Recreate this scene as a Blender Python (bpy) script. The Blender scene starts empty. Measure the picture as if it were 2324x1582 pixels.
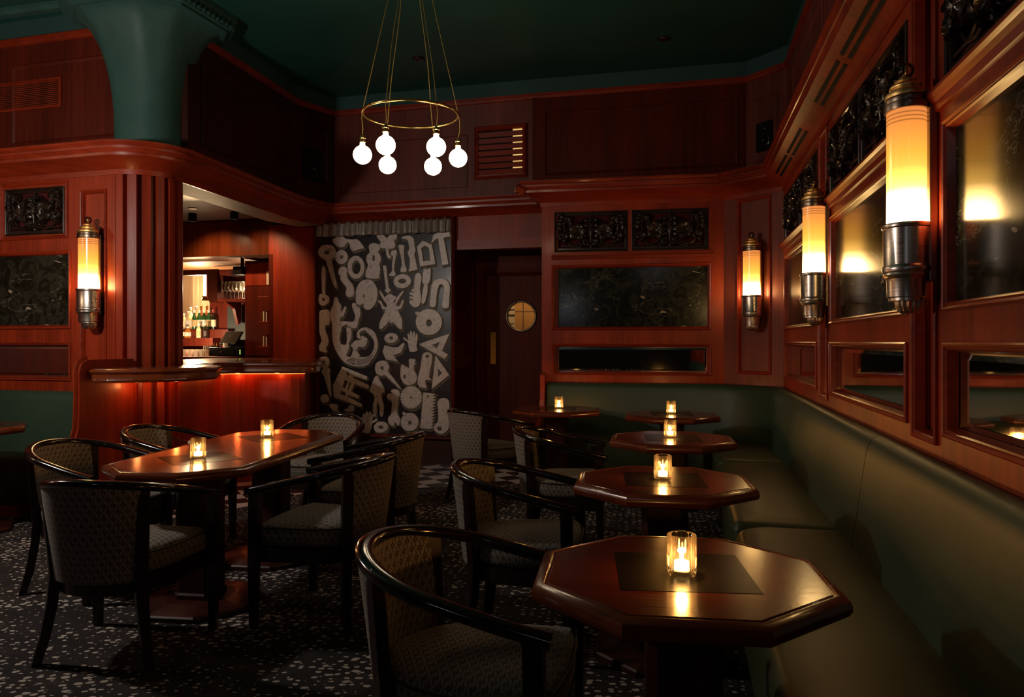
import bpy, bmesh, math, random
from mathutils import Vector, Matrix
random.seed(7)
C = bpy.context.scene.collection
PI = math.pi
CX, HY, F, EYE = 1162.0, 775.0, 1740.0, 1.35     # optical centre column, horizon row, focal length in pixels, eye height

# ------------------------------------------------------------------ materials
def mat(name, base=(.5,.5,.5), rough=.5, metal=0.0, coat=0.0, emit=None, es=0.0, spec=.5, trans=0.0, ior=1.45, sheen=0.0):
    m = bpy.data.materials.new(name); m.use_nodes = True
    p = m.node_tree.nodes['Principled BSDF']
    p.inputs['Base Color'].default_value = (*base, 1)
    p.inputs['Roughness'].default_value = rough
    p.inputs['Metallic'].default_value = metal
    p.inputs['Coat Weight'].default_value = coat
    p.inputs['Coat Roughness'].default_value = .12
    p.inputs['Specular IOR Level'].default_value = spec
    p.inputs['Transmission Weight'].default_value = trans
    p.inputs['IOR'].default_value = ior
    p.inputs['Sheen Weight'].default_value = sheen
    if emit:
        p.inputs['Emission Color'].default_value = (*emit, 1); p.inputs['Emission Strength'].default_value = es
    return m
class NB:
    def __init__(s, m): s.t = m.node_tree; s.n = s.t.nodes; s.p = s.n['Principled BSDF']; s.out = s.n['Material Output']
    def node(s, ty, **kw):
        n = s.n.new(ty)
        for k, v in kw.items(): setattr(n, k, v)
        return n
    def link(s, a, b): s.t.links.new(a, b)
    def co(s, kind='Object', scale=(1,1,1), rot=(0,0,0), loc=(0,0,0)):
        tc = s.node('ShaderNodeTexCoord'); mp = s.node('ShaderNodeMapping')
        mp.inputs['Scale'].default_value = scale; mp.inputs['Rotation'].default_value = rot; mp.inputs['Location'].default_value = loc
        s.link(tc.outputs[kind], mp.inputs['Vector']); return mp.outputs['Vector']
    def noise(s, v, scale=5, detail=4, rough=.6, dist=0.0):
        n = s.node('ShaderNodeTexNoise'); n.inputs['Scale'].default_value = scale; n.inputs['Detail'].default_value = detail
        n.inputs['Roughness'].default_value = rough; n.inputs['Distortion'].default_value = dist; s.link(v, n.inputs['Vector']); return n
    def ramp(s, f, stops, interp='LINEAR'):
        r = s.node('ShaderNodeValToRGB'); cr = r.color_ramp; cr.interpolation = interp
        while len(cr.elements) > 1: cr.elements.remove(cr.elements[-1])
        cr.elements[0].position = stops[0][0]; cr.elements[0].color = (*stops[0][1], 1)
        for p, c in stops[1:]:
            e = cr.elements.new(p); e.color = (*c, 1)
        s.link(f, r.inputs['Fac']); return r.outputs['Color']
    def math(s, op, a, b=None, c=None, clamp=False):
        n = s.node('ShaderNodeMath', operation=op); n.use_clamp = clamp
        for i, x in enumerate((a, b, c)):
            if x is None: continue
            if hasattr(x, 'links'): s.link(x, n.inputs[i])
            else: n.inputs[i].default_value = x
        return n.outputs[0]
    def mix(s, f, a, b, mode='MIX'):
        n = s.node('ShaderNodeMix', data_type='RGBA', blend_type=mode)
        for i, x in ((0, f), (6, a), (7, b)):
            if hasattr(x, 'links'): s.link(x, n.inputs[i])
            elif i == 0: n.inputs[0].default_value = x
            else: n.inputs[i].default_value = (*x, 1)
        return n.outputs[2]
    def sep(s, v):
        n = s.node('ShaderNodeSeparateXYZ'); s.link(v, n.inputs[0]); return n.outputs
    def bump(s, h, strength=.3, dist=.01):
        n = s.node('ShaderNodeBump'); n.inputs['Strength'].default_value = strength; n.inputs['Distance'].default_value = dist
        s.link(h, n.inputs['Height']); s.link(n.outputs['Normal'], s.p.inputs['Normal'])
def wood(name, dark, light, axis='z', rough=.3, coat=.35, bscale=1.0, board=0.0):
    m = mat(name, light, rough, coat=coat); b = NB(m)
    sc = {'z': (9,9,.55), 'x': (.55,9,9), 'y': (9,.55,9)}[axis]
    v = b.co('Object', tuple(k*bscale for k in sc))
    n1 = b.noise(v, 2.2, 6, .62, .6)
    v2 = b.co('Object', tuple(k*bscale*.28 for k in sc)); n2 = b.noise(v2, 1.3, 3, .5, .3)
    f = b.math('ADD', b.math('MULTIPLY', n1.outputs['Fac'], .55), b.math('MULTIPLY', n2.outputs['Fac'], .5))
    mid = tuple((a+c)/2 for a, c in zip(dark, light))
    col = b.ramp(f, [(.28, dark), (.5, mid), (.72, light)])
    if board:
        o = b.sep(b.co('Object'))
        cell = b.math('FLOOR', b.math('MULTIPLY', o[0], 1/board))
        wn = b.node('ShaderNodeTexWhiteNoise', noise_dimensions='1D'); b.link(cell, wn.inputs['W'])
        k = b.math('ADD', b.math('MULTIPLY', wn.outputs['Value'], .7), .5)
        cc = b.node('ShaderNodeCombineColor')
        for i in range(3): b.link(k, cc.inputs[i])
        col = b.mix(1.0, col, cc.outputs[0], 'MULTIPLY')
    b.link(col, b.p.inputs['Base Color'])
    n3 = b.noise(b.co('Object', tuple(k*bscale*3 for k in sc)), 4, 2, .5)
    b.link(b.math('MULTIPLY_ADD', n3.outputs['Fac'], .16, rough-.08), b.p.inputs['Roughness'])
    return m
M = {}
M['wood'] = wood('mahogany_upright', (.11,.009,.003), (.45,.047,.010), 'z', .40, .10)
M['woodh'] = wood('mahogany_level', (.11,.009,.003), (.42,.044,.010), 'x', .36, .15)
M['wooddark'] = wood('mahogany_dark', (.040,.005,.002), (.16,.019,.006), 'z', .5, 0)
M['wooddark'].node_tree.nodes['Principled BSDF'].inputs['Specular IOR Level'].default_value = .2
M['woodbase_shade'] = wood('mahogany_pedestal_shade', (.016,.003,.0015), (.06,.010,.004), 'z', .38, .1)  # pedestal wood; also darkened mahogany standing for shade on bar walls and ceiling
M['woodmid'] = wood('mahogany_deep', (.045,.006,.003), (.17,.020,.008), 'z', .42, .05)
M['woodplum'] = wood('mahogany_plum_sheen', (.09,.018,.013), (.26,.060,.040), 'z', .40, .15)  # purple sheen of the cool light put into the wood colour
M['woodgold'] = wood('mahogany_gold_lit', (.05,.016,.004), (.17,.06,.014), 'x', .6, 0)  # gold of the lit soffit put into the wood colour
M['woodboards'] = wood('veneer_boards', (.24,.15,.09), (.58,.42,.28), 'z', .5, 0, 1, .11)
M['tablewood'] = wood('table_mahogany', (.022,.004,.0015), (.085,.013,.004), 'x', .2, .4, .9)
M['tablerim'] = wood('table_rim', (.06,.012,.003), (.22,.045,.011), 'x', .24, .4)
M['lacquer'] = mat('black_lacquer', (.006,.005,.005), .16, coat=.6)
M['ebony'] = mat('dark_stained_leg', (.012,.006,.005), .33, coat=.2)
b = NB(M['lacquer']); b.link(b.ramp(b.noise(b.co('Object', (6,6,2)), 3, 2).outputs['Fac'], [(.3,(.004,.003,.003)),(.75,(.016,.006,.005))]), b.p.inputs['Base Color'])
b = NB(M['ebony']); b.link(b.ramp(b.noise(b.co('Object', (20,20,2)), 3, 3).outputs['Fac'], [(.3,(.006,.003,.003)),(.7,(.024,.008,.006))]), b.p.inputs['Base Color'])
# fabric of interlocking strands and dots
def fabric(name):
    m = mat(name, (.3,.27,.24), .85, sheen=.15); b = NB(m)
    o = b.sep(b.co('UV'))
    A = .031; B = .027
    uu = b.math('MULTIPLY', o[0], 1/A); vv = b.math('MULTIPLY', o[1], 1/B)
    row = b.math('FLOOR', vv)
    du = b.math('MULTIPLY', b.math('SUBTRACT', b.math('FRACT', b.math('ADD', uu, b.math('MULTIPLY', row, .5))), .5), A)
    dv = b.math('MULTIPLY', b.math('SUBTRACT', b.math('FRACT', vv), .5), B)
    r = b.math('SQRT', b.math('ADD', b.math('MULTIPLY', du, du), b.math('MULTIPLY', dv, dv)))
    disc = b.math('LESS_THAN', r, .0062); ring = b.math('COMPARE', r, .0070, .0011)
    p = b.math('SUBTRACT', uu, b.math('MULTIPLY', vv, .5))
    wav = b.math('MULTIPLY', b.math('SINE', b.math('MULTIPLY', vv, 2*PI)), .17)
    t = b.math('ABSOLUTE', b.math('SUBTRACT', b.math('FRACT', b.math('ADD', b.math('SUBTRACT', p, .25), wav)), .5))
    line = b.math('COMPARE', t, .30, .045)
    n = b.noise(b.co('UV'), 900, 2, .6)
    c1 = b.mix(n.outputs['Fac'], (.17,.145,.125), (.34,.29,.25))
    c2 = b.mix(n.outputs['Fac'], (.10,.068,.03), (.20,.14,.07))
    c = b.mix(disc, c1, c2)
    dark = b.math('MAXIMUM', ring, b.math('MULTIPLY', line, b.math('SUBTRACT', 1.0, disc)))
    c = b.mix(dark, c, (.012,.009,.008))
    b.link(c, b.p.inputs['Base Color'])
    b.bump(b.math('SUBTRACT', 1.0, dark), .35, .002)
    return m
M['fabric'] = fabric('woven_link_fabric')
M['piping'] = mat('dark_piping', (.03,.022,.018), .7)
def leather(name, dark, light):
    m = mat(name, light, .42, spec=.4); b = NB(m)
    n = b.noise(b.co('Object'), 1.6, 3, .5)
    b.link(b.ramp(n.outputs['Fac'], [(.3, dark), (.75, light)]), b.p.inputs['Base Color'])
    n2 = b.noise(b.co('Object'), 260, 3, .6); n3 = b.noise(b.co('Object'), 3.5, 2, .5)
    b.bump(b.math('ADD', b.math('MULTIPLY', n2.outputs['Fac'], .12), n3.outputs['Fac']), .18, .02)
    return m
M['leather'] = leather('green_leather', (.024,.050,.032), (.038,.075,.047))
M['leatherseat_lit'] = leather('seat_leather_candlelit', (.036,.044,.018), (.058,.068,.028))  # same green leather with the candle glow put into its colour
M['paint'] = mat('bottle_green_paint', (.015,.055,.045), .55)
b = NB(M['paint']); n = b.noise(b.co('Object', (1,1,.5)), 5, 6, .65); b.link(b.ramp(n.outputs['Fac'], [(.3,(.030,.090,.076)),(.7,(.042,.118,.100))]), b.p.inputs['Base Color']); b.bump(n.outputs['Fac'], .25, .03)
M['ceil'] = mat('ceiling_green', (.008,.032,.027), .42)
M['band'] = mat('grey_green_band', (.030,.075,.072), .6)
b = NB(M['ceil']); b.link(b.ramp(b.noise(b.co('Object'), .7, 3).outputs['Fac'], [(.3,(.014,.072,.058)),(.7,(.022,.098,.080))]), b.p.inputs['Base Color'])
b = NB(M['band']); b.link(b.ramp(b.noise(b.co('Object'), 2, 3).outputs['Fac'], [(.3,(.030,.082,.078)),(.7,(.038,.10,.096))]), b.p.inputs['Base Color'])
# black and green veined marble
def marble():
    m = mat('green_black_marble', (.015,.017,.013), .15); b = NB(m)
    v = b.co('Object', (1,1,1), (0,.6,0))
    w = b.noise(v, 5.5, 10, .74, 1.8)
    base = b.ramp(w.outputs['Fac'], [(.30,(.004,.005,.003)),(.47,(.010,.011,.007)),(.56,(.034,.036,.024)),(.62,(.009,.010,.007)),(.74,(.022,.024,.017))])
    n = b.noise(b.co('Object', (1,1,2.2), (0,.8,0)), 2.3, 9, .66, .35)
    vein = b.math('COMPARE', n.outputs['Fac'], .5, .0028)
    n2 = b.noise(b.co('Object', (1,1,1.8), (0,.7,0), (3,1,2)), 1.6, 3, .5, .8)
    gate = b.math('GREATER_THAN', n2.outputs['Fac'], .50)
    c = b.mix(b.math('MULTIPLY', vein, gate), base, (.26,.25,.19))
    n3 = b.noise(b.co('Object', (1.1,1,3.0), (0,.75,0), (7,0,0)), 6.0, 2, .4, .5)
    blob = b.math('GREATER_THAN', n3.outputs['Fac'], .705)
    c = b.mix(blob, c, (.42,.32,.24))
    b.link(c, b.p.inputs['Base Color']); return m
M['marble'] = marble()
M['mirror'] = mat('silvered_glass', (.80,.78,.74), .03, 1.0)
b = NB(M['mirror']); b.link(b.ramp(b.noise(b.co('Object'), 3, 2).outputs['Fac'], [(.3,(.78,.76,.72)),(.7,(.84,.82,.79))]), b.p.inputs['Base Color'])
def metal(name, c, rough, sc=(1,1,40)):
    m = mat(name, c, rough, 1.0); b = NB(m)
    n = b.noise(b.co('Object', sc), 12, 3, .5)
    b.link(b.math('MULTIPLY_ADD', n.outputs['Fac'], .2, rough-.1), b.p.inputs['Roughness'])
    b.link(b.ramp(n.outputs['Fac'], [(.3, tuple(k*.85 for k in c)), (.7, c)]), b.p.inputs['Base Color']); return m
M['nickel'] = metal('brushed_nickel', (.74,.66,.58), .30)
M['brass'] = metal('polished_brass', (.90,.58,.20), .22)
M['brasscap'] = metal('satin_brass', (.95,.62,.24), .42)
M['bronze'] = metal('dark_bronze', (.26,.20,.15), .35)
M['black'] = mat('matt_black', (.010,.010,.010), .6, spec=.12)
M['blackgloss'] = mat('black_plastic', (.014,.014,.015), .22)
M['carve'] = mat('carved_black_oak', (.022,.012,.009), .3, coat=.35)
b = NB(M['carve']); b.link(b.ramp(b.noise(b.co('Object'), 14, 4).outputs['Fac'], [(.3,(.012,.007,.006)),(.7,(.036,.019,.013))]), b.p.inputs['Base Color'])
M['redcloth'] = mat('crimson_backing', (.07,.002,.004), .9)
M['cord'] = mat('gold_flex', (.50,.34,.08), .45, .3)
def glass(name, tint, gl=.12, tl=0.0, fac=.2):
    m = bpy.data.materials.new(name); m.use_nodes = True; t = m.node_tree; t.nodes.remove(t.nodes['Principled BSDF'])
    tr = t.nodes.new('ShaderNodeBsdfTransparent'); tr.inputs['Color'].default_value = (*tint, 1)
    g = t.nodes.new('ShaderNodeBsdfGlossy'); g.inputs['Roughness'].default_value = gl; g.inputs['Color'].default_value = (1,.95,.88,1)
    lw = t.nodes.new('ShaderNodeLayerWeight'); lw.inputs['Blend'].default_value = fac
    mx = t.nodes.new('ShaderNodeMixShader'); t.links.new(lw.outputs['Fresnel'], mx.inputs[0]); t.links.new(tr.outputs[0], mx.inputs[1]); t.links.new(g.outputs[0], mx.inputs[2])
    last = mx
    if tl:
        tb = t.nodes.new('ShaderNodeBsdfTranslucent'); tb.inputs['Color'].default_value = (1,.9,.75,1)
        m2 = t.nodes.new('ShaderNodeMixShader'); m2.inputs[0].default_value = tl
        t.links.new(mx.outputs[0], m2.inputs[1]); t.links.new(tb.outputs[0], m2.inputs[2]); last = m2
    t.links.new(last.outputs[0], t.nodes['Material Output'].inputs['Surface']); return m
M['glass'] = glass('fluted_candle_glass', (.97,.91,.78), .03, .010, .30)
M['barglass'] = glass('clear_bar_glass', (.95,.95,.93), .05, .04, .35)
M['ball'] = glass('crystal_ball', (.86,.80,.74), .07, 0, .45)
M['wax'] = mat('lit_wax', (.9,.7,.4), .5, emit=(1,.60,.20), es=9)
M['flame'] = mat('candle_flame', (1,.8,.4), .5, emit=(1,.70,.32), es=60)
M['bulb'] = mat('opal_bulb', (1,.95,.9), .3, emit=(1,.76,.50), es=16)
def sconceglass():
    m = mat('opal_tube_glass', (.75,.5,.25), .18, coat=.3); b = NB(m)
    z = b.sep(b.co('Object'))[2]
    f = b.math('MULTIPLY', z, 1/.41)
    col = b.ramp(f, [(0,(1,.62,.24)),(.22,(1,.60,.20)),(.36,(1,.52,.09)),(.60,(1,.40,.045)),(.88,(.95,.31,.055)),(1,(.9,.27,.065))])
    st = b.ramp(f, [(0,(1,1,1)),(.12,(.6,.6,.6)),(.22,(.2,.2,.2)),(.32,(.058,.058,.058)),(.5,(.026,.026,.026)),(.8,(.0175,.0175,.0175)),(1,(.0150,.0150,.0150))])
    # three etched lines near the top
    g = b.math('FRACT', b.math('MULTIPLY', z, 1/.014)); ln = b.math('MULTIPLY', b.math('GREATER_THAN', g, .6), b.math('GREATER_THAN', z, .355))
    ln = b.math('MULTIPLY', ln, b.math('LESS_THAN', z, .395))
    k = b.math('MULTIPLY', b.math('SUBTRACT', 1.0, b.math('MULTIPLY', ln, .45)), st)
    b.link(col, b.p.inputs['Emission Color']); b.link(b.math('MULTIPLY', k, SCONCE), b.p.inputs['Emission Strength'])
    b.link(b.mix(ln, (.22,.12,.05), (.2,.05,.03)), b.p.inputs['Base Color']); return m
SCONCE = 62.0
M['tube'] = sconceglass()
def led(name, c, s): return mat(name, (.2,.1,.05), .5, emit=c, es=s)
M['ledred'] = led('orange_led_strip', (1,.16,.03), 7)
M['ledwarm'] = led('warm_light_tube', (1,.80,.50), 12)
# carpet
def carpet():
    m = mat('spotted_carpet', (.02,.015,.012), .95); b = NB(m)
    v = b.co('Object', (1,1,1))
    w = b.noise(v, 26, 3, .6)
    add = b.node('ShaderNodeVectorMath', operation='MULTIPLY_ADD'); b.link(w.outputs['Color'], add.inputs[0]); add.inputs[1].default_value = (.030,.030,.0)
    mp = b.node('ShaderNodeMapping'); mp.inputs['Scale'].default_value = (21, 30, 1); mp.inputs['Rotation'].default_value = (0,0,.12)
    b.link(v, add.inputs[2]); b.link(add.outputs[0], mp.inputs['Vector'])
    vo = b.node('ShaderNodeTexVoronoi', voronoi_dimensions='2D'); vo.inputs['Scale'].default_value = 1; vo.inputs['Randomness'].default_value = .8; b.link(mp.outputs[0], vo.inputs['Vector'])
    cs = b.node('ShaderNodeSeparateColor'); b.link(vo.outputs['Color'], cs.inputs[0])
    den = b.noise(b.co('Object', (.5,1,1)), 2.2, 3, .6)
    thr = b.math('ADD', b.math('MULTIPLY_ADD', cs.outputs[0], .30, -.06), b.math('MULTIPLY_ADD', den.outputs['Fac'], .9, -.38))
    spot = b.math('LESS_THAN', vo.outputs['Distance'], thr)
    grain = b.noise(v, 190, 3, .7); cloud = b.noise(b.co('Object', (1,2,1)), 3.2, 4, .65)
    base = b.ramp(b.math('MULTIPLY_ADD', grain.outputs['Fac'], .45, b.math('MULTIPLY', cloud.outputs['Fac'], .55)), [(.40,(.007,.005,.005)),(.56,(.024,.017,.015)),(.66,(.075,.055,.045))])
    sc = b.mix(grain.outputs['Fac'], (.36,.30,.26), (.70,.61,.53))
    b.link(b.mix(spot, base, sc), b.p.inputs['Base Color']); b.bump(grain.outputs['Fac'], .4, .01); return m
M['carpet'] = carpet()
def checker():
    m = mat('checkered_tiles', (.5,.45,.4), .22, coat=.2); b = NB(m)
    ck = b.node('ShaderNodeTexChecker'); ck.inputs['Scale'].default_value = 1
    ck.inputs['Color1'].default_value = (.80,.70,.64,1); ck.inputs['Color2'].default_value = (.010,.016,.015,1)
    b.link(b.co('Object', (1/.197,1/.197,1), (0,0,-math.radians(30)), (.31,.12,0)), ck.inputs['Vector'])
    n = b.noise(b.co('Object'), 8, 4)
    b.link(b.mix(b.math('MULTIPLY', n.outputs['Fac'], .15), ck.outputs['Color'], (.12,.10,.09)), b.p.inputs['Base Color']); return m
M['checker'] = checker()
M['artblack'] = mat('slate_black_panel', (.018,.019,.024), .3, coat=.3)
def silver():
    m = mat('aged_silver_leaf', (.5,.46,.44), .40, .1); b = NB(m)
    n = b.noise(b.co('Object'), 26, 5, .7); n2 = b.noise(b.co('Object', (1,1,1), (0,0,0), (4,4,4)), 3, 2)
    c = b.ramp(n.outputs['Fac'], [(.28,(.20,.19,.22)),(.40,(.60,.54,.51)),(.6,(.76,.68,.62)),(.8,(.64,.56,.59))])
    b.link(c, b.p.inputs['Base Color']); b.bump(n.outputs['Fac'], .15, .01); return m
M['silver'] = silver()
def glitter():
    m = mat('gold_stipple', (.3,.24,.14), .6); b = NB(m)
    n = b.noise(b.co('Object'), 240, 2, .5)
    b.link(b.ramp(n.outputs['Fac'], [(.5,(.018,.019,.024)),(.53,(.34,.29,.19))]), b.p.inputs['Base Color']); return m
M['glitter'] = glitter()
M['pewter'] = metal('crumpled_pewter_cloth', (.42,.36,.33), .42, (3,3,3)); M['pewter'].node_tree.nodes['Principled BSDF'].inputs['Metallic'].default_value = .45
def tiles():
    m = mat('amber_tiles', (.6,.36,.12), .4); b = NB(m)
    br = b.node('ShaderNodeTexBrick'); br.offset = 0; br.inputs['Scale'].default_value = 1
    for i, c in ((1,(.62,.34,.10,1)),(2,(.56,.30,.09,1)),(3,(.12,.06,.02,1))): br.inputs[i].default_value = c
    br.inputs['Mortar Size'].default_value = .008; br.inputs['Brick Width'].default_value = .25; br.inputs['Row Height'].default_value = .25
    o = b.sep(b.co('Object')); cb = b.node('ShaderNodeCombineXYZ'); b.link(o[0], cb.inputs[0]); b.link(o[2], cb.inputs[1]); b.link(cb.outputs[0], br.inputs['Vector'])
    b.link(br.outputs['Color'], b.p.inputs['Base Color']); return m
M['tiles'] = tiles()
M['cream'] = mat('cream_card', (.75,.68,.52), .6)
M['white'] = mat('white_card', (.8,.8,.78), .6)

# ------------------------------------------------------------------ object helpers
def obj(name, bm, m, parent=None, smooth=False, mw=None, sharp=None):
    me = bpy.data.meshes.new(name); bmesh.ops.recalc_face_normals(bm, faces=bm.faces[:]); bm.to_mesh(me); bm.free()
    o = bpy.data.objects.new(name, me); C.objects.link(o)
    if isinstance(m, (list, tuple)):
        for k in m: me.materials.append(k)
    else: me.materials.append(m)
    if smooth:
        for p in me.polygons: p.use_smooth = True
        if sharp: me.set_sharp_from_angle(angle=math.radians(sharp))
    if mw is not None: o.matrix_world = mw
    if parent: o.parent = parent
    return o
def bevel(o, w=.004, seg=2):
    md = o.modifiers.new('bevel', 'BEVEL'); md.width = w; md.segments = seg; md.limit_method = 'ANGLE'; md.angle_limit = math.radians(40); return o
def tag(o, label=None, cat=None, group=None, kind=None):
    for k, v in (('label', label), ('category', cat), ('group', group), ('kind', kind)):
        if v: o[k] = v
    return o
def empty(name, loc=(0,0,0), rz=0, mw=None):
    o = bpy.data.objects.new(name, None); C.objects.link(o); o.empty_display_size = .1
    if mw is not None: o.matrix_world = mw
    else: o.location = loc; o.rotation_euler = (0,0,rz)
    return o
def copy_tree(o, parent=None):
    c = o.copy(); C.objects.link(c)
    if parent: c.parent = parent
    for ch in o.children: copy_tree(ch, c)
    return c
def light(name, loc, col, power, r=.03, kind='POINT', parent=None, size=None, rot=None, spread=None):
    l = bpy.data.lights.new(name, kind); l.color = col; l.energy = power
    if kind == 'POINT' or kind == 'SPOT': l.shadow_soft_size = r
    if kind == 'AREA':
        l.shape = 'RECTANGLE'; l.size, l.size_y = size
        if spread: l.spread = spread
    o = bpy.data.objects.new(name, l); C.objects.link(o); o.location = loc
    if rot: o.rotation_euler = rot
    if parent: o.parent = parent
    return o
def box(bm, x0, x1, y0, y1, z0, z1, M4=None, mi=0):
    vs = [bm.verts.new((x, y, z)) for z in (z0, z1) for y in (y0, y1) for x in (x0, x1)]
    if M4 is not None:
        for v in vs: v.co = M4 @ v.co
    for f in ((0,2,3,1),(4,5,7,6),(0,1,5,4),(2,6,7,3),(0,4,6,2),(1,3,7,5)):
        bm.faces.new([vs[i] for i in f]).material_index = mi
    return vs
def loops(bm, rings, closed=True, cap0=True, cap1=True, mi=0, smooth_flag=True):
    R = [[bm.verts.new(p) for p in r] for r in rings]
    for a, c in zip(R, R[1:]):
        n = len(a)
        for i in range(n if closed else n-1):
            j = (i+1) % n
            try: bm.faces.new((a[i], a[j], c[j], c[i])).material_index = mi
            except ValueError: pass
    if closed and cap0: bm.faces.new(R[0][::-1]).material_index = mi
    if closed and cap1: bm.faces.new(R[-1]).material_index = mi
    return R
def lathe(bm, prof, seg=24, cx=0, cy=0, sx=1, sy=1, a0=0, cap0=True, cap1=True):
    return loops(bm, [[(cx+r*sx*math.cos(a0+2*PI*i/seg), cy+r*sy*math.sin(a0+2*PI*i/seg), z) for i in range(seg)] for r, z in prof], True, cap0, cap1)
def tube(bm, pts, w, h=None, seg=10, up=Vector((0,0,1)), power=1.0, closed=False, cap=True):
    pts = [Vector(p) for p in pts]; n = len(pts); rings = []
    for i, p in enumerate(pts):
        a = pts[(i-1) % n] if (closed or i > 0) else p; c = pts[(i+1) % n] if (closed or i < n-1) else p
        t = (c-a).normalized(); s = t.cross(up)
        if s.length < 1e-4: s = t.cross(Vector((1,0,0)))
        s.normalize(); u2 = s.cross(t)
        ww = w[i] if isinstance(w, (list, tuple)) else w; hh = ww if h is None else (h[i] if isinstance(h, (list, tuple)) else h)
        ring = []
        for k in range(seg):
            an = 2*PI*k/seg + PI/seg; ca, sa = math.cos(an), math.sin(an)
            e = power
            ring.append(p + s*(math.copysign(abs(ca)**e, ca)*ww/2) + u2*(math.copysign(abs(sa)**e, sa)*hh/2))
        rings.append(ring)
    if closed: rings.append(rings[0])
    if closed:
        R = [[bm.verts.new(p) for p in r] for r in rings[:-1]]
        for i in range(n):
            a, c = R[i], R[(i+1) % n]
            for k in range(seg):
                bm.faces.new((a[k], a[(k+1)%seg], c[(k+1)%seg], c[k]))
    else: loops(bm, rings, True, cap, cap)
def sweep(bm, path, prof, side=1, closed=False, cap=True, mi=0):
    """profile (offset to the right of travel, z) carried along a plan polyline with mitred corners"""
    P = [Vector((p[0], p[1])) for p in path]; n = len(P); rings = []
    for i in range(n):
        d0 = (P[i]-P[i-1]).normalized() if (i > 0 or closed) else None
        d1 = (P[(i+1) % n]-P[i]).normalized() if (i < n-1 or closed) else None
        if d0 is None: d0 = d1
        if d1 is None: d1 = d0
        n0 = Vector((d0.y, -d0.x)); n1 = Vector((d1.y, -d1.x)); m = (n0+n1)
        m = m/max(m.dot(n0), .25)*1.0
        if m.length > 3: m = m.normalized()*3
        rings.append([(P[i].x+m.x*o*side, P[i].y+m.y*o*side, z) for o, z in prof])
    if closed: rings.append(rings[0])
    R = [[bm.verts.new(p) for p in r] for r in rings]; k = len(prof)
    for a, c in zip(R, R[1:]):
        for i in range(k-1): bm.faces.new((a[i], a[i+1], c[i+1], c[i])).material_index = mi
    if cap and not closed:
        for r in (R[0], R[-1]):
            try: bm.faces.new(r)
            except ValueError: pass
def inset(poly, d):
    n = len(poly); out = []
    for i in range(n):
        p0, p1, p2 = Vector(poly[i-1]), Vector(poly[i]), Vector(poly[(i+1) % n])
        a = (p1-p0); c = (p2-p1)
        a = a.normalized() if a.length > 1e-7 else c.normalized(); c = c.normalized() if c.length > 1e-7 else a
        n0 = Vector((-a.y, a.x)); n1 = Vector((-c.y, c.x)); m = n0+n1
        k = max(m.dot(n0), .3); out.append((p1.x+m.x*d/k, p1.y+m.y*d/k))
    return out                      # polygon must run counter-clockwise
def roundpoly(poly, rad, seg=6):
    out = []; n = len(poly)
    for i in range(n):
        r = rad[i] if isinstance(rad, (list, tuple)) else rad
        p0, p1, p2 = Vector(poly[i-1]), Vector(poly[i]), Vector(poly[(i+1) % n])
        if r <= 0: out.append(tuple(p1)); continue
        a = (p0-p1).normalized(); c = (p2-p1).normalized(); ang = a.angle(c); t = r/math.tan(ang/2)
        t = min(t, (p0-p1).length*.49, (p2-p1).length*.49); s, e = p1+a*t, p1+c*t
        for k in range(seg+1):
            u = k/seg; q = s*(1-u)**2 + p1*2*u*(1-u) + e*u*u; out.append((q.x, q.y))
    return out
def stack(bm, poly, prof, cap0=True, cap1=True):
    """polygon lofted through (inset, z) pairs"""
    return loops(bm, [[(x, y, z) for x, y in inset(poly, d)] for d, z in prof], True, cap0, cap1)
def cushion(bm, base, rad, z0, z1, r=.03, crown=.012):
    pr = [(.012, z0), (0, z0+.02)] + [(r-r*math.cos(t), z1-r+r*math.sin(t)) for t in [PI/2*k/5 for k in range(6)]]
    pr += [(r+.04, z1+crown*.5), (r+.09, z1+crown)]
    rings = [[(x, y, z) for x, y in roundpoly(inset(base, d), [max(q-d*.6, .004) for q in rad], 8)] for d, z in pr]
    return loops(bm, rings, True, True, True)
def boxuv(me, s=1.0, cyl=None):
    uv = me.uv_layers.new(name='UVMap')
    for p in me.polygons:
        n = p.normal
        for li in p.loop_indices:
            c = me.vertices[me.loops[li].vertex_index].co
            if abs(n.z) > .6: q = (c.x, c.y)
            elif cyl is not None: q = (math.atan2(c.y, -c.x)*cyl, c.z)
            elif abs(n.x) > abs(n.y): q = (c.y, c.z)
            else: q = (c.x, c.z)
            uv.data[li].uv = (q[0]*s, q[1]*s)

# ------------------------------------------------------------------ wall planes
class Plane:
    """vertical plane through P0 running along u; local x = along the wall, local y = into the wall, z = height"""
    def __init__(s, P0, P1):
        s.P0 = Vector(P0); s.u = (Vector(P1)-s.P0).normalized(); s.w = Vector((-s.u.y, s.u.x))
        s.mw = Matrix(((s.u.x, s.w.x, 0, s.P0.x), (s.u.y, s.w.y, 0, s.P0.y), (0,0,1,0), (0,0,0,1)))
    def hit(s, px, py, d=0.0):
        """seen along the line of sight of (px, py): position along the wall and height, at depth d into it"""
        r = (px-CX)/F; O = s.P0 + s.w*d
        # O + t*u = Z*(r,1)
        Z = (O.x*s.u.y - O.y*s.u.x)/(r*s.u.y - s.u.x)
        q = Vector((r*Z, Z)) - O
        return q.dot(s.u), EYE + (HY-py)/F*Z
    def S(s, px, d=0.0): return s.hit(px, HY, d)[0]
    def at(s, a, d, z): return Vector((s.P0.x+s.u.x*a+s.w.x*d, s.P0.y+s.u.y*a+s.w.y*d, z))
    def mat_at(s, a, d=0, z=0): return Matrix.Translation(s.at(a, d, z)) @ Matrix(((s.u.x, s.w.x, 0, 0), (s.u.y, s.w.y, 0, 0), (0,0,1,0), (0,0,0,1)))
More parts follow.
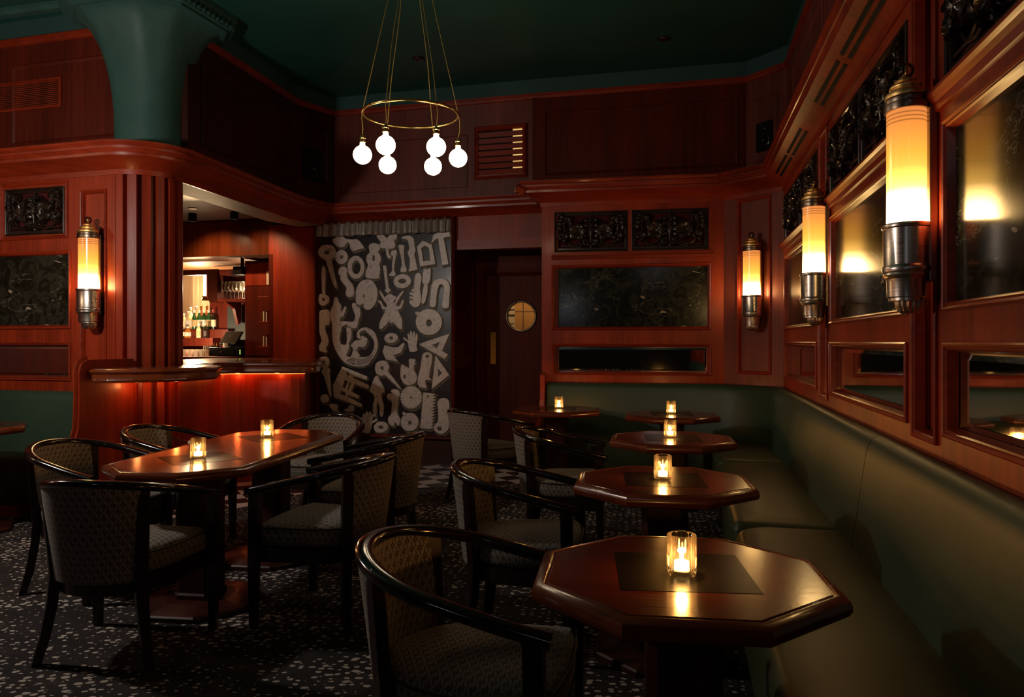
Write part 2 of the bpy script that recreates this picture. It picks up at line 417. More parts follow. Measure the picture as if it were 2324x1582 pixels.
def holed(bm, s0, s1, z0, z1, holes, thick=.05, d0=0.0):
    ss = sorted({s0, s1, *[min(max(h[i], s0), s1) for h in holes for i in (0, 1)]}); zs = sorted({z0, z1, *[min(max(h[i], z0), z1) for h in holes for i in (2, 3)]})
    for a, c in zip(ss, ss[1:]):
        for e, g in zip(zs, zs[1:]):
            ms, mz = (a+c)/2, (e+g)/2
            if any(h[0] < ms < h[1] and h[2] < mz < h[3] for h in holes): continue
            if c-a > 1e-5 and g-e > 1e-5: box(bm, a, c, d0, d0+thick, e, g)
def frame(bm, a, c, e, g, prof):
    """mitred moulding round a rectangle; prof = (inset, depth) pairs, negative depth stands proud"""
    R = [[bm.verts.new(p) for p in ((a+i, d, e+i), (c-i, d, e+i), (c-i, d, g-i), (a+i, d, g-i))] for i, d in prof]
    for p, q in zip(R, R[1:]):
        for k in range(4): bm.faces.new((p[k], p[(k+1)%4], q[(k+1)%4], q[k]))
MOULD = [(-.012,0),(-.012,-.010),(-.006,-.016),(.002,-.012),(.004,-.006),(.009,-.010),(.014,-.004),(.018,.012),(.022,.03)]
CANDLE = 4.2; L_WIN = 5; L_LEFT = 100; L_FILL = 26; L_FILL2 = 3; L_BAR = 60; L_NICHE = 75; L_RED = .7
# ------------------------------------------------------------------ camera
cam = bpy.data.cameras.new('camera'); co = bpy.data.objects.new('camera', cam); C.objects.link(co)
co.location = (0, 0, EYE); co.rotation_euler = (PI/2, 0, 0)
cam.sensor_width = 36; cam.sensor_fit = 'HORIZONTAL'; cam.lens = 36*F/2324; cam.shift_y = -(791-HY)/2324
bpy.context.scene.camera = co
vs = bpy.context.scene.view_settings
vs.view_transform = 'Standard'; vs.look = 'None'; vs.exposure = 0.0; vs.gamma = 1; vs.use_curve_mapping = False
w = bpy.data.worlds.new('world'); bpy.context.scene.world = w; w.use_nodes = True
w.node_tree.nodes['Background'].inputs['Color'].default_value = (.02,.02,.025,1); w.node_tree.nodes['Background'].inputs['Strength'].default_value = .1
sc = bpy.context.scene.cycles
sc.max_bounces = 7; sc.diffuse_bounces = 3; sc.glossy_bounces = 4; sc.transparent_max_bounces = 16; sc.transmission_bounces = 6
sc.sample_clamp_indirect = 3.0; sc.sample_clamp_direct = 0; sc.caustics_reflective = False; sc.caustics_refractive = False; sc.blur_glossy = 1.0

# ------------------------------------------------------------------ plan of the room
LW = Plane((-3.91, 6.33), (-3.16, 6.11))       # left panelled wall
BL = Plane((-2.89, 9.11), (.20, 8.27))         # far wall with the big relief panel
BR = Plane((.295, 7.60), (2.01, 7.28))         # back wall beside the door
DG = Plane((2.01, 7.28), (2.40, 6.77))         # angled corner pilaster
RW = Plane((2.40, 6.77), (2.40-.2241*9.5, 6.77-9.5))   # right wall, running towards the camera
CR0, CR1 = 2.70, 2.90                          # cornice underside and top
CEIL = 4.17
colc, colr = Vector((-3.075, 6.40)), .30
arc = [(colc.x+colr*math.cos(math.radians(a)), colc.y+colr*math.sin(math.radians(a))) for a in range(-106, -15, 10)]
lowpath = [(-6.2, 7.01), (-3.16, 6.11)] + arc[1:] + [(-2.42, 8.35), (-2.12, 8.90), (.46, 8.20), (.295, 7.60), (2.01, 7.28), (2.40, 6.77), (RW.at(9.4,0,0).x, RW.at(9.4,0,0).y)]
RWN = RW.at(9.4, 0, 0)

# floor, ceiling
bm = bmesh.new()
edge = [(-6.9,7.4),(-3.5,6.3),(-3.05,5.72),(-2.74,5.74),(-2.33,6.09),(-2.17,6.28),(-1.98,6.62),(-1.86,6.80),(-1.5,6.93),(-.9,7.07),(-.15,7.20),(.12,7.28),(.75,7.46),(1.6,7.6),(3.2,7.6)]
poly = [(-7,-3.6),(3.2,-3.6)] + edge[::-1] + [(-7,7.4)]
bm.faces.new([bm.verts.new((x,y,.0)) for x,y in poly]); tag(obj('floor', bm, M['carpet']), 'dark brown carpet sprinkled with pale irregular spots', 'carpet', kind='structure')
bm = bmesh.new(); poly = edge + [(3.2,11.5),(-7,11.5)]
bm.faces.new([bm.verts.new((x,y,.0)) for x,y in poly]); tag(obj('floor', bm, M['checker']), 'black and white checkered tile floor beyond the carpet', 'floor', kind='structure')
bm = bmesh.new(); box(bm, -7, 3.2, -3.6, 11.5, CEIL, CEIL+.1); tag(obj('ceiling', bm, M['ceil']), kind='structure')
bm = bmesh.new()
sweep(bm, [(-6.9,7.15),(-3.75,6.33),(-3.62,6.25),(-3.62,6.0),(-3.7,5.7),(-3.9,5.4),(-4.2,5.2),(-6.9,5.2)], [(0,CEIL-.0),(0,CEIL-.03),(-.03,CEIL-.05),(-.09,CEIL-.05),(-.11,CEIL-.02),(-.11,CEIL)]); tag(obj('trim_1', bm, M['paint']), kind='structure')

# plain wall shells that close the room
def wallbox(name, pts, z0, z1, m, off=.0, th=.08):
    bm = bmesh.new(); sweep(bm, pts, [(off, z0),(off, z1),(off-th, z1),(off-th, z0),(off, z0)], cap=False); return tag(obj(name, bm, m), kind='structure')
wallbox('wall_rear', [(3.2,-3.5),(-6.9,-3.5)], 0, CEIL, M['black'])
wallbox('wall_side_left', [(-6.9,-3.5),(-6.9,7.2)], 0, CEIL, M['wooddark'])
wallbox('wall_right_shell', [(3.1,7.8),(1.0,-3.5)], 0, CEIL, M['wooddark'], 0)

# --- panel wall maker
HM = (1.465, 2.08); HG = (1.04, 1.335); HC = (2.235, 2.615)
BENCH = .95
def face(name, pl, s0, s1, z0, z1, holes, m=None, th=.05):
    bm = bmesh.new(); holed(bm, s0, s1, z0, z1, holes, th); box(bm, s0, s1, th, th+.03, z0, z1)
    return tag(obj(name, bm, m or M['wood'], mw=pl.mw), kind='structure')
def marble_panel(pl, a, c, label, z=HM):
    r = empty('marble_panel', mw=pl.mat_at((a+c)/2, 0, z[0])); hw = (c-a)/2; h = z[1]-z[0]
    bm = bmesh.new(); frame(bm, -hw, hw, 0, h, MOULD); obj('frame', bm, M['woodh'], r, True, sharp=25)
    bm = bmesh.new(); box(bm, -hw+.012, hw-.012, .022, .04, .012, h-.012); obj('marble_slab', bm, M['marble'], r)
    return tag(r, label, 'panel', 'marble wall panels')
def mirror_panel(pl, a, c, label, z=HG):
    r = empty('wall_mirror', mw=pl.mat_at((a+c)/2, 0, z[0])); hw = (c-a)/2; h = z[1]-z[0]
    bm = bmesh.new(); frame(bm, -hw, hw, 0, h, MOULD); obj('frame', bm, M['woodh'], r, True, sharp=25)
    bm = bmesh.new(); b_ = .032
    frame(bm, -hw+.014, hw-.014, .014, h-.014, [(0,.034),(b_,.027)])
    bm.faces.new([bm.verts.new(p) for p in ((-hw+.014+b_,.027,.014+b_),(hw-.014-b_,.027,.014+b_),(hw-.014-b_,.027,h-.014-b_),(-hw+.014+b_,.027,h-.014-b_))])
    obj('mirror_glass', bm, M['mirror'], r)
    return tag(r, label, 'mirror', 'bevelled wall mirrors')
carving_mesh = None
def leafpetal(bm, cx, cz, ang, L, W, lift=.02):
    n, k = 13, 7; R = []
    ca, sa = math.cos(ang), math.sin(ang)
    for i in range(n):
        t = i/(n-1); wd = W*(math.sin(PI*min(t*1.0+.06,1)**.75)**.8 + .12)*(1+.15*math.cos(t*13)); row = []
        for j in range(k):
            q = (j/(k-1)-.5)*2; x = L*t; y = wd*q/2
            d = -lift*(.35+.65*t)*math.sin(PI*min(t*.85+.15,1)) - .012*abs(q)**1.5 + .010*(1 if j in (1,k-2) else 0)*(.4+t)
            row.append((cx+x*ca-y*sa, d-.010, cz+x*sa+y*ca))
        R.append(row)
    V = [[bm.verts.new(p) for p in r] for r in R]
    for a, c in zip(V, V[1:]):
        for i in range(k-1): bm.faces.new((a[i], a[i+1], c[i+1], c[i]))
    U = [[bm.verts.new((v.co.x, .012, v.co.z)) for v in r] for r in V]
    for a, c in ((V[0],U[0]),(V[-1],U[-1]),([r[0] for r in V],[r[0] for r in U]),([r[-1] for r in V],[r[-1] for r in U])):
        for i in range(len(a)-1): bm.faces.new((a[i], a[i+1], c[i+1], c[i]))
def carving():
    """pierced foliage: arches, two open blossoms, a pod stem and corner scrolls; 0.66 wide, 0.35 high, centred"""
    bm = bmesh.new(); up = Vector((0,1,0))
    def arcp(cx, cz, r, a0, a1, n=14, d=-.004): return [(cx+r*math.cos(math.radians(a0+(a1-a0)*i/n)), d, cz+r*math.sin(math.radians(a0+(a1-a0)*i/n))) for i in range(n+1)]
    for s in (-1, 1):
        tube(bm, arcp(0, -.02, .16, 90, 90-s*78), .020, .020, 6, up)
        tube(bm, [(x*s, d, z) for x, d, z in arcp(.135, -.035, .125, 200, 350, 16)], .022, .018, 6, up)
        tube(bm, [(x*s, d, z) for x, d, z in arcp(.31, .02, .115, 120, 250, 14)], .020, .018, 6, up)
        sp = [((.262+(.058-.0032*i)*math.cos(i*.42))*s, -.012, -.052+(.058-.0032*i)*math.sin(i*.42)) for i in range(17)]
        tube(bm, sp, [.026-.0008*i for i in range(17)], .026, 7, up)
        tube(bm, [(.30*s,-.006,.15),(.275*s,-.010,.09),(.265*s,-.006,.03),(.25*s,-.002,-.01)], [.012,.018,.018,.012], .02, 6, up)
        tube(bm, [(.215*s,-.004,.15),(.20*s,-.012,.09),(.17*s,-.004,.05)], [.014,.022,.012], .02, 6, up)
        tube(bm, [(.05*s,-.002,-.15),(.11*s,-.010,-.125),(.18*s,-.004,-.15),(.31*s,-.002,-.15)], .020, .018, 6, up)
        for k in range(4):
            leafpetal(bm, .295*s, .02+.035*k, PI/2-s*(.8-.35*k), .075, .046, .022); leafpetal(bm, .235*s, .11, PI/2+s*(-1.9+.9*k), .07, .044, .024)
            leafpetal(bm, .268*s, -.06, k*1.5+.4, .070, .046, .034)
        for k in range(5): leafpetal(bm, .135*s, -.005, math.radians(90+72*k+s*14), .120, .080, .034)
        for k in range(7):
            a = 2*PI*k/7; bmesh.ops.create_icosphere(bm, subdivisions=1, radius=.008, matrix=Matrix.Translation((.128*s+.016*math.cos(a), -.034, -.005+.016*math.sin(a))))
        for k in range(4): leafpetal(bm, .02*s, -.10, -PI/2+s*(.3+.45*k), .08, .042, .024); leafpetal(bm, .03*s, .10-.05*k, PI/2-s*(.9+.2*k), .06, .036, .03)
    for i in range(26):
        a = i*2.4; r = .028*math.sqrt(1-(i/26-.5)**2*3.2) if abs(i/26-.5) < .5 else .01
        bmesh.ops.create_icosphere(bm, subdivisions=1, radius=.011, matrix=Matrix.Translation((r*math.cos(a), -.020-.012*abs(math.sin(a)), .125-.0062*i)))
    tube(bm, [(0,-.004,.17),(0,-.018,.06),(0,-.022,-.02),(0,-.012,-.08),(0,-.004,-.17)], [.014,.03,.034,.022,.03], .03, 8, up)
    return bm
def carved_panel(pl, a, c, label, z=HC):
    global carving_mesh
    r = empty('carved_panel', mw=pl.mat_at((a+c)/2, 0, z[0])); hw = (c-a)/2; h = z[1]-z[0]
    bm = bmesh.new(); frame(bm, -hw, hw, 0, h, [(-.004,0),(-.004,-.006),(.004,-.010),(.010,-.004),(.014,.004),(.024,.004),(.026,.012),(.034,.012),(.036,.03)]); obj('frame', bm, M['carve'], r)
    if carving_mesh is None:
        o = obj('carving', carving(), M['carve'], r, True, sharp=80); carving_mesh = o.data
    else:
        o = bpy.data.objects.new('carving', carving_mesh); C.objects.link(o); o.parent = r
    o.location = (0, .012, h/2); o.scale = ((c-a-.06)/.66, 1, (h-.06)/.35)
    bm = bmesh.new(); box(bm, -hw+.01, hw-.01, .036, .044, .01, h-.01); obj('backing_cloth', bm, M['redcloth'], r)
    return tag(r, label, 'carving', 'carved foliage panels')
def ledge(name, pl, a, c, z, n, proud=.045):
    bm = bmesh.new(); vv = [(0,z-.05),(-.012,z-.045),(-.018,z-.02),(-proud*.7,z-.008),(-proud,z),(-proud,z+.012),(0,z+.016)]
    R = [[bm.verts.new((s, d, h)) for d, h in vv] for s in (a, c)]
    for i in range(len(vv)-1): bm.faces.new((R[0][i], R[0][i+1], R[1][i+1], R[1][i]))
    bm.faces.new(R[0]); bm.faces.new(R[1]); return tag(obj(name, bm, M['woodh'], mw=pl.mw), kind='structure')
def inner_frame(pl, rects, name='trim_2', m=None, prof=MOULD):
    bm = bmesh.new()
    for a, c, e, g in rects: frame(bm, a, c, e, g, prof)
    return tag(obj(name, bm, m or M['woodh'], True and None, True, sharp=25, mw=pl.mw), kind='structure')

# --- back wall beside the door
s1 = (Vector((2.01,7.28))-BR.P0).length
m0, m1 = BR.S(1255), BR.S(1611); ca, cb, cc, cd = BR.S(1259), BR.S(1424), BR.S(1434), BR.S(1607)
HM2 = (1.475, 2.09); HG2 = (1.035, 1.315); HC2 = (2.235, 2.62)
face('wall_back', BR, -.0, s1, 0, CR0+.03, [(m0,m1,*HM2),(m0,m1,*HG2),(ca,cb,*HC2),(cc,cd,*HC2)])
marble_panel(BR, m0, m1, 'wide black marble panel on the back wall behind the two far tables', HM2)
mirror_panel(BR, m0, m1, 'wide low mirror on the back wall between marble and green bench', HG2)
carved_panel(BR, ca, cb, 'left of the two carved panels above the wide back wall marble', HC2)
carved_panel(BR, cc, cd, 'right of the two carved panels above the wide back wall marble', HC2)
ledge('trim_3', BR, ca-.03, cd+.05, 2.205, 1, .02)
bm = bmesh.new(); box(bm, -.16, 0, .0, 2.2, 0, CR0+.03); tag(obj('wall_back_return', bm, M['wooddark'], mw=BR.mat_at(.165,.001)), kind='structure')
# --- angled pilaster
dl = (Vector((2.40,6.77))-DG.P0).length; d0, d1 = DG.S(1676), DG.S(1748)
face('wall_diagonal', DG, 0, dl, 0, CR0+.03, [(d0,d1,1.06,2.66)], M['woodplum'])
inner_frame(DG, [(d0,d1,1.06,2.66)], 'trim_4'); bm = bmesh.new(); box(bm, d0, d1, .018, .05, 1.06, 2.66); tag(obj('trim_5', bm, M['woodplum'], mw=DG.mw), kind='structure')
# --- right wall: bays with recessed strips between them
RS = lambda Z: (6.77-Z)/.97583*1.0   # distance along the wall for a given depth in the room
bays = [(6.656,5.07,'far'),(4.593,3.026,'middle'),(2.573,1.0,'near'),(.53,-1.0,None)]
strips = [(4.955,4.70),(2.93,2.67),(.90,.63)]
holes = []
for z0_, z1_, nm in bays:
    a, c = RS(z0_), RS(z1_)
    mid = (a+c)/2
    holes += [(a,c,*HM),(a,c,*HG),(a,mid-.025,*HC),(mid+.025,c,*HC)]
for z0_, z1_ in strips: holes.append((RS(z0_), RS(z1_), 1.0, 2.66))
face('wall_right', RW, 0, 9.4, 0, CR0+.03, holes)
where = {'far': 'far bay of the right wall, beside the corner pilaster', 'middle': 'middle bay of the right wall, between two amber lamps', 'near': 'nearest bay of the right wall, cut by the frame edge'}
for z0_, z1_, nm in bays:
    if not nm: continue
    a, c = RS(z0_), RS(z1_); mid = (a+c)/2
    marble_panel(RW, a, c, 'black marble panel in the '+where[nm]); mirror_panel(RW, a, c, 'low framed mirror in the '+where[nm])
    carved_panel(RW, a, mid-.025, 'farther carved panel of the pair in the '+where[nm].split(',')[0]); carved_panel(RW, mid+.025, c, 'nearer carved panel of the pair in the '+where[nm].split(',')[0])
    ledge('trim_6', RW, a-.10, c+.10, 2.19, 1)
inner_frame(RW, [(RS(p), RS(q), 1.0, 2.66) for p, q in strips], 'trim_7')
# --- left wall
l1 = (Vector((-3.16,6.11))-LW.P0).length; la = LW.S(159); lc = LW.S(146)
p0_, p1_ = LW.S(186), LW.S(240)
face('wall_left', LW, -2.5, l1, 0, CR0+.03, [(la-1.55,la,*HM),(la-1.55,la,*HG),(lc-.62,lc,*HC),(p0_,p1_,1.0,2.56)])
marble_panel(LW, la-1.55, la, 'black marble panel with pink flecks left of the left wall lamp'); mirror_panel(LW, la-1.55, la, 'low mirror on the left wall above the left green bench')
carved_panel(LW, lc-.62, lc, 'carved foliage panel at the left edge, above the left marble')
inner_frame(LW, [(p0_,p1_,1.0,2.56)], 'trim_8'); bm = bmesh.new(); box(bm, p0_, p1_, .018, .05, 1.0, 2.56); tag(obj('trim_9', bm, M['wood'], mw=LW.mw), kind='structure')
inner_frame(LW, [(lc-.66,lc+.03,HC[0]-.03,HC[1]+.04)], 'trim_10')
# --- column of upright boards
bm = bmesh.new(); ring = []
N = 18
for i in range(N):
    a = math.radians(-106+i*360/N); b0 = math.radians(360/N)
    for f, r in ((.04,.302),(.58,.302),(.64,.252),(.98,.252)): ring.append((colc.x+r*math.cos(a+b0*f), colc.y+r*math.sin(a+b0*f)))
loops(bm, [[(x,y,z) for x,y in ring] for z in (0, CR0+.05)]); o = obj('fluted_column', bm, M['wood']); tag(o, 'round mahogany column of upright fluted boards at the bar corner', 'column')
# --- cornice, carried right round the room
CP = [(0,CR0-.02),(.012,CR0-.02),(.014,CR0+.02),(.05,CR0+.05),(.115,CR0+.085),(.155,CR0+.10),(.158,CR0+.122),(.150,CR0+.128),(.165,CR0+.150),(.172,CR0+.152),(.174,CR0+.172),(.166,CR0+.178),(.185,CR0+.198),(.185,CR1+.012),(-.42,CR1+.012)]
bm = bmesh.new(); sweep(bm, lowpath, CP, cap=False); tag(obj('trim_11', bm, M['woodh'], smooth=True, sharp=28), kind='structure')
# dark louvre slots under the right hand cornice
pp = RW
for k, (p, q) in enumerate([(6.5,5.1),(4.55,3.1),(2.5,1.1)]):
    r = empty('cornice_vent', mw=pp.mat_at((RS(p)+RS(q))/2)); hl = (RS(q)-RS(p))/2
    for j in (0, 1):
        for sgn in (-1, 1):
            bm = bmesh.new(); x0 = sgn*hl*.52
            for (dd, zz) in ((.062+.036*j, CR0+.0545+.0195*j),):
                sl = math.atan2(.035,.065); v = []
                for ex in (-hl*.46, hl*.46):
                    for t in (-.010,.010): v.append(bm.verts.new((x0+ex, -(dd+t*math.cos(sl)), zz+t*math.sin(sl)-.003)))
                for ex in (hl*.46, -hl*.46):
                    pass
                bm.faces.new((v[0],v[1],v[3],v[2]))
                ex2 = bmesh.ops.extrude_face_region(bm, geom=bm.faces[:]); bmesh.ops.translate(bm, verts=[e for e in ex2['geom'] if isinstance(e, bmesh.types.BMVert)], vec=(0,.001,.003))
            obj('slot', bm, M['black'], r)
    tag(r, 'paired dark air slots under the cornice of the %s bay, right wall' % ('far','middle','near')[k], 'vent', 'cornice air slots')
# --- upper walls above the cornice
def upper(name, P, Q, m, rects=(), th=.06, z1=3.99):
    pl = Plane(P, Q); L = (Vector(Q)-Vector(P)).length
    rr = [(L*a, L*c, e, g) for a, c, e, g in rects]
    bm = bmesh.new(); box(bm, 0, L, 0, th, CR1-.02, z1); o = tag(obj(name, bm, m, mw=pl.mw), kind='structure')
    if rr: inner_frame(pl, rr, 'trim_12', m, [(0,0),(0,-.008),(.008,-.014),(.016,-.008),(.022,-.004),(.03,0)])
    return pl, L
UL, ull = upper('wall_left_upper', (-6.2,7.28), (-2.95,6.36), M['woodmid'], [(.55,.968,3.08,3.78)])
upper('wall_bar_upper', (-2.75,6.5), (-2.36,8.42), M['woodbase_shade'], [(.1,.93,3.05,3.8)])  # faces away from the light; shade put into the wood colour
UD, udl = upper('wall_corner_upper', (-2.36,8.42), (-2.05,8.87), M['woodbase_shade'], [(.2,.8,3.15,3.75)])  # corner darkened the same way, shade in the wood colour
UB, ubl = upper('wall_back_upper', (-2.05,8.87), (.22,8.25), M['woodplum'])
UE, uel = upper('wall_end_upper', (.22,8.23), (2.36,7.72), M['wooddark'], [(.06,.965,3.12,3.80)])
UG, ugl = upper('wall_diagonal_upper', (2.36,7.72), (2.62,7.30), M['woodplum'], [(.2,.8,3.12,3.75)])
UR, url = upper('wall_right_upper', (2.62,7.30), (.22,-3.4), M['woodplum'], [(.04,.18,3.05,3.8),(.2,.34,3.05,3.8),(.36,.5,3.05,3.8)])
up_path = [(-6.2,7.28),(-2.95,6.36)], [(-2.75,6.5),(-2.36,8.42),(-2.05,8.87),(.22,8.25),(2.36,7.72),(2.62,7.30),(.22,-3.4)]
for q in up_path:
    bm = bmesh.new(); sweep(bm, q, [(0,3.95),(.018,3.955),(.022,3.985),(.03,3.99),(.03,4.01),(0,4.012)], cap=False); tag(obj('trim_13', bm, M['woodh']), kind='structure')
    bm = bmesh.new(); sweep(bm, q, [(0,3.97),(0,CEIL),(-.06,CEIL),(-.06,3.97)], cap=False); tag(obj('trim_14', bm, M['band']), kind='structure')
# thin joint lines on the plum coloured upper back wall
inner_frame(UB, [(.08,1.62,3.05,3.62)], 'trim_15', M['wooddark'], [(0,0),(0,-.006),(.006,-.006),(.006,0)])
# --- green capital standing on the cornice
bm = bmesh.new(); rings = []; cc_ = Vector((-3.08, 6.53)); ang = math.atan2(-.29,1)
for t, z in [(0,2.9)]+[((1-math.cos(PI/2*q/22))**1.0, 3.15+.88*math.sin(PI/2*q/22)**1.0) for q in range(23)]:
    ring = []
    for k in range(48):
        a = 2*PI*k/48; e = 1-.62*min(1, .25+t*.9)
        ca, sa = math.cos(a), math.sin(a); R_ = .262+.275*t
        x = math.copysign(abs(ca)**e, ca)*R_; y = math.copysign(abs(sa)**e, sa)*R_
        # corners cut back
        k2 = (abs(x)+abs(y)); lim = R_*1.52
        if k2 > lim: x *= lim/k2; y *= lim/k2
        ring.append((cc_.x+x*math.cos(ang)-y*math.sin(ang), cc_.y+x*math.sin(ang)+y*math.cos(ang), z))
    rings.append(ring)
loops(bm, rings); cap = empty('column_capital', (cc_.x, cc_.y, 2.9)); o = obj('shaft', bm, M['paint'], smooth=True, sharp=50); o.parent = cap; o.matrix_parent_inverse = Matrix.Translation((-cc_.x,-cc_.y,-2.9))
tag(cap, 'green plastered column head flaring out to the ceiling', 'column')
def octo(R_, cut, z):
    p = []
    for sx, sy in ((1,-1),(1,1),(-1,1),(-1,-1)):
        q = [(sx*R_, sy*(R_-cut)), (sx*(R_-cut), sy*R_)]
        if sx*sy < 0: q = q[::-1]
        p += q
    return [(x*math.cos(ang)-y*math.sin(ang), x*math.sin(ang)+y*math.cos(ang), z) for x, y in p]
bm = bmesh.new(); loops(bm, [octo(R_, .26, z-2.9) for R_, z in ((.535,4.025),(.55,4.03),(.55,4.05),(.575,4.06),(.575,4.115),(.61,4.125),(.61,4.17))])
o = obj('capital_moulding', bm, M['paint'], cap)
o8 = octo(.585, .262, 4.088-2.9)
for i in range(8):
    a, c = Vector(o8[i]), Vector(o8[(i+1)%8]); n = int((c-a).length/.055)
    for k in range(n):
        p = a+(c-a)*(k+.5)/n; bm = bmesh.new(); box(bm, -.014, .014, -.012, .012, -.022, .022, Matrix.Translation(p) @ Matrix.Rotation(math.atan2((c-a).y,(c-a).x),4,'Z')); obj('dentil', bm, M['paint'], cap)

# --- far left wall with the relief panel, and the door alcove
aS, aE = BL.S(1032), BL.S(1290)
face('wall_far', BL, -.0, BL.S(718), 1.10, CR0+.03, [], M['wood'])
bm = bmesh.new(); box(bm, BL.S(700), aS, 0, .06, 0, CR0+.03); tag(obj('wall_far_panel', bm, M['wooddark'], mw=BL.mw), kind='structure')
bm = bmesh.new(); box(bm, aS-.02, aE+.3, -.02, .10, 2.46, CR0+.03); tag(obj('trim_16', bm, M['wood'], mw=BL.mw), kind='structure')
bm = bmesh.new(); box(bm, aS-.02, aE+.3, -.035, .12, 2.36, 2.47); tag(obj('trim_17', bm, M['woodh'], mw=BL.mw), kind='structure')
# alcove side (left), ceiling, door wall
AL = Plane((BL.at(aS,.0,0).x, BL.at(aS,.0,0).y), (BL.at(aS,.0,0).x+.30, BL.at(aS,.0,0).y+1.0))
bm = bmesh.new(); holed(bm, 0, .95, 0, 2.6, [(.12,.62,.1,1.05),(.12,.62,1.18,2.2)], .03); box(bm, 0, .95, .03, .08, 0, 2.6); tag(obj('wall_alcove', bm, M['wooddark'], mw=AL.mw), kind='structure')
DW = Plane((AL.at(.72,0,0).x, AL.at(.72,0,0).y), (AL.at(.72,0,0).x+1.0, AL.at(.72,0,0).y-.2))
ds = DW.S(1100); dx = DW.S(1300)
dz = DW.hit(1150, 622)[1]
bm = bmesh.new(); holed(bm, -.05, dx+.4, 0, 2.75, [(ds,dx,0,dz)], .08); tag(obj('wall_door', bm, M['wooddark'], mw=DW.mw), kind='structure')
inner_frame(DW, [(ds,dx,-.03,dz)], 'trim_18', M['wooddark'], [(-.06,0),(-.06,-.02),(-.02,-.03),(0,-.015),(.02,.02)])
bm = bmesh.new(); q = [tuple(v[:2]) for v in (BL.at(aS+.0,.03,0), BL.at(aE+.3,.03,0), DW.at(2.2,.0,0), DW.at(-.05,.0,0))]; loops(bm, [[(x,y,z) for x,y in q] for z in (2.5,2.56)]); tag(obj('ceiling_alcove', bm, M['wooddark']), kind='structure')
door = empty('door_1', mw=DW.mat_at(ds, .03)); dw_ = dx-ds; wx, wz = DW.hit(1183, 718, .03); wx -= ds
wr = 31/F*9.4
bm = bmesh.new(); n = 48
out = [(0,0),(dw_,0),(dw_,dz),(0,dz)]
circ = [(wx+wr*math.cos(2*PI*k/n), wz+wr*math.sin(2*PI*k/n)) for k in range(n)]
def ray(k):
    a = 2*PI*k/n; ca, sa = math.cos(a), math.sin(a); ts = []
    if ca > 1e-6: ts.append((dw_-wx)/ca)
    if ca < -1e-6: ts.append(-wx/ca)
    if sa > 1e-6: ts.append((dz-wz)/sa)
    if sa < -1e-6: ts.append(-wz/sa)
    t = min(ts); return (wx+ca*t, wz+sa*t)
for dpt in (0, .045):
    A_ = [bm.verts.new((x, dpt, z)) for x, z in circ]; B_ = [bm.verts.new((*[ray(k)[0]], dpt, ray(k)[1])) for k in range(n)]
    for k in range(n): bm.faces.new((A_[k], A_[(k+1)%n], B_[(k+1)%n], B_[k]))
    for cx_, cz_ in out:
        k = min(range(n), key=lambda q: -((circ[q][0]-wx)*(cx_-wx)+(circ[q][1]-wz)*(cz_-wz))/((Vector((cx_-wx,cz_-wz)).length)))
        v = bm.verts.new((cx_, dpt, cz_))
        # fill the corner beyond the two neighbouring rays
        for q in (k-1, k):
            p, r_ = ray(q % n), ray((q+1) % n)
            if abs(p[0]-r_[0]) > 1e-4 and abs(p[1]-r_[1]) > 1e-4: bm.faces.new((B_[q % n], B_[(q+1) % n], v))
door_panel = obj('door_panel', bm, M['wooddark'], door)
bm = bmesh.new(); pts = [(wx+wr*1.06*math.cos(2*PI*k/40), -.004, wz+wr*1.06*math.sin(2*PI*k/40)) for k in range(40)]
tube(bm, pts, .028, .028, 8, Vector((0,1,0)), closed=True); obj('window_ring', bm, M['bronze'], door, True)
bm = bmesh.new(); bm.faces.new([bm.verts.new((wx+wr*math.cos(2*PI*k/40), .02, wz+wr*math.sin(2*PI*k/40))) for k in range(40)]); obj('glass_pane', bm, M['barglass'], door)
bm = bmesh.new()
for k in range(-12, 13):
    for sg in (-1, 1):
        c0 = k*.028; hh = math.sqrt(max(wr*wr-c0*c0, 0)); 
        if hh < .01: continue
        ca, sa = math.cos(sg*.62), math.sin(sg*.62)
        tube(bm, [(wx+hh*q*ca-c0*sa, .024, wz+hh*q*sa+c0*ca) for q in (-1, 1)], .0022, .0022, 4, Vector((0,1,0)))
obj('wire_mesh', bm, M['bronze'], door)
px_, pz_ = DW.hit(1120, 790, .03); bm = bmesh.new(); box(bm, px_-ds-.035, px_-ds+.03, -.006, 0, pz_-.19, pz_+.19); obj('push_plate', bm, M['brass'], door)
tag(door, 'dark mahogany door with round wired window and brass push plate', 'door', kind='structure')
# lit corridor beyond the door
CO = Plane((DW.at(-.4,1.2,0).x, DW.at(-.4,1.2,0).y), (DW.at(2,1.2,0).x, DW.at(2,1.2,0).y))
bm = bmesh.new(); box(bm, 0, 2.6, 0, .05, 0, 2.6); tag(obj('wall_corridor', bm, M['tiles'], mw=CO.mw), kind='structure')
nx, nz = CO.hit(1158, 722, -.03); r = empty('notice', mw=CO.mat_at(nx, -.03, nz))
bm = bmesh.new(); box(bm, -.11, .06, 0, .01, -.17, .16); obj('sheet', bm, M['cream'], r)
bm = bmesh.new()
for zz, hh in ((.12,.02),(.05,.03)): box(bm, -.11, .06, -.002, 0, zz-hh, zz)
for zz in (-.075,-.125):
    for q in range(6): box(bm, -.10+.026*q, -.10+.026*q+.018, -.002, 0, zz-.010, zz+.006)
obj('printed_lines', bm, M['black'], r)
tag(r, 'pale printed notice seen through the round door window', 'sign')
q = CO.at(.9, -.6, 2.3); light('corridor_lamp', q, (1,.62,.28), 16, .1)
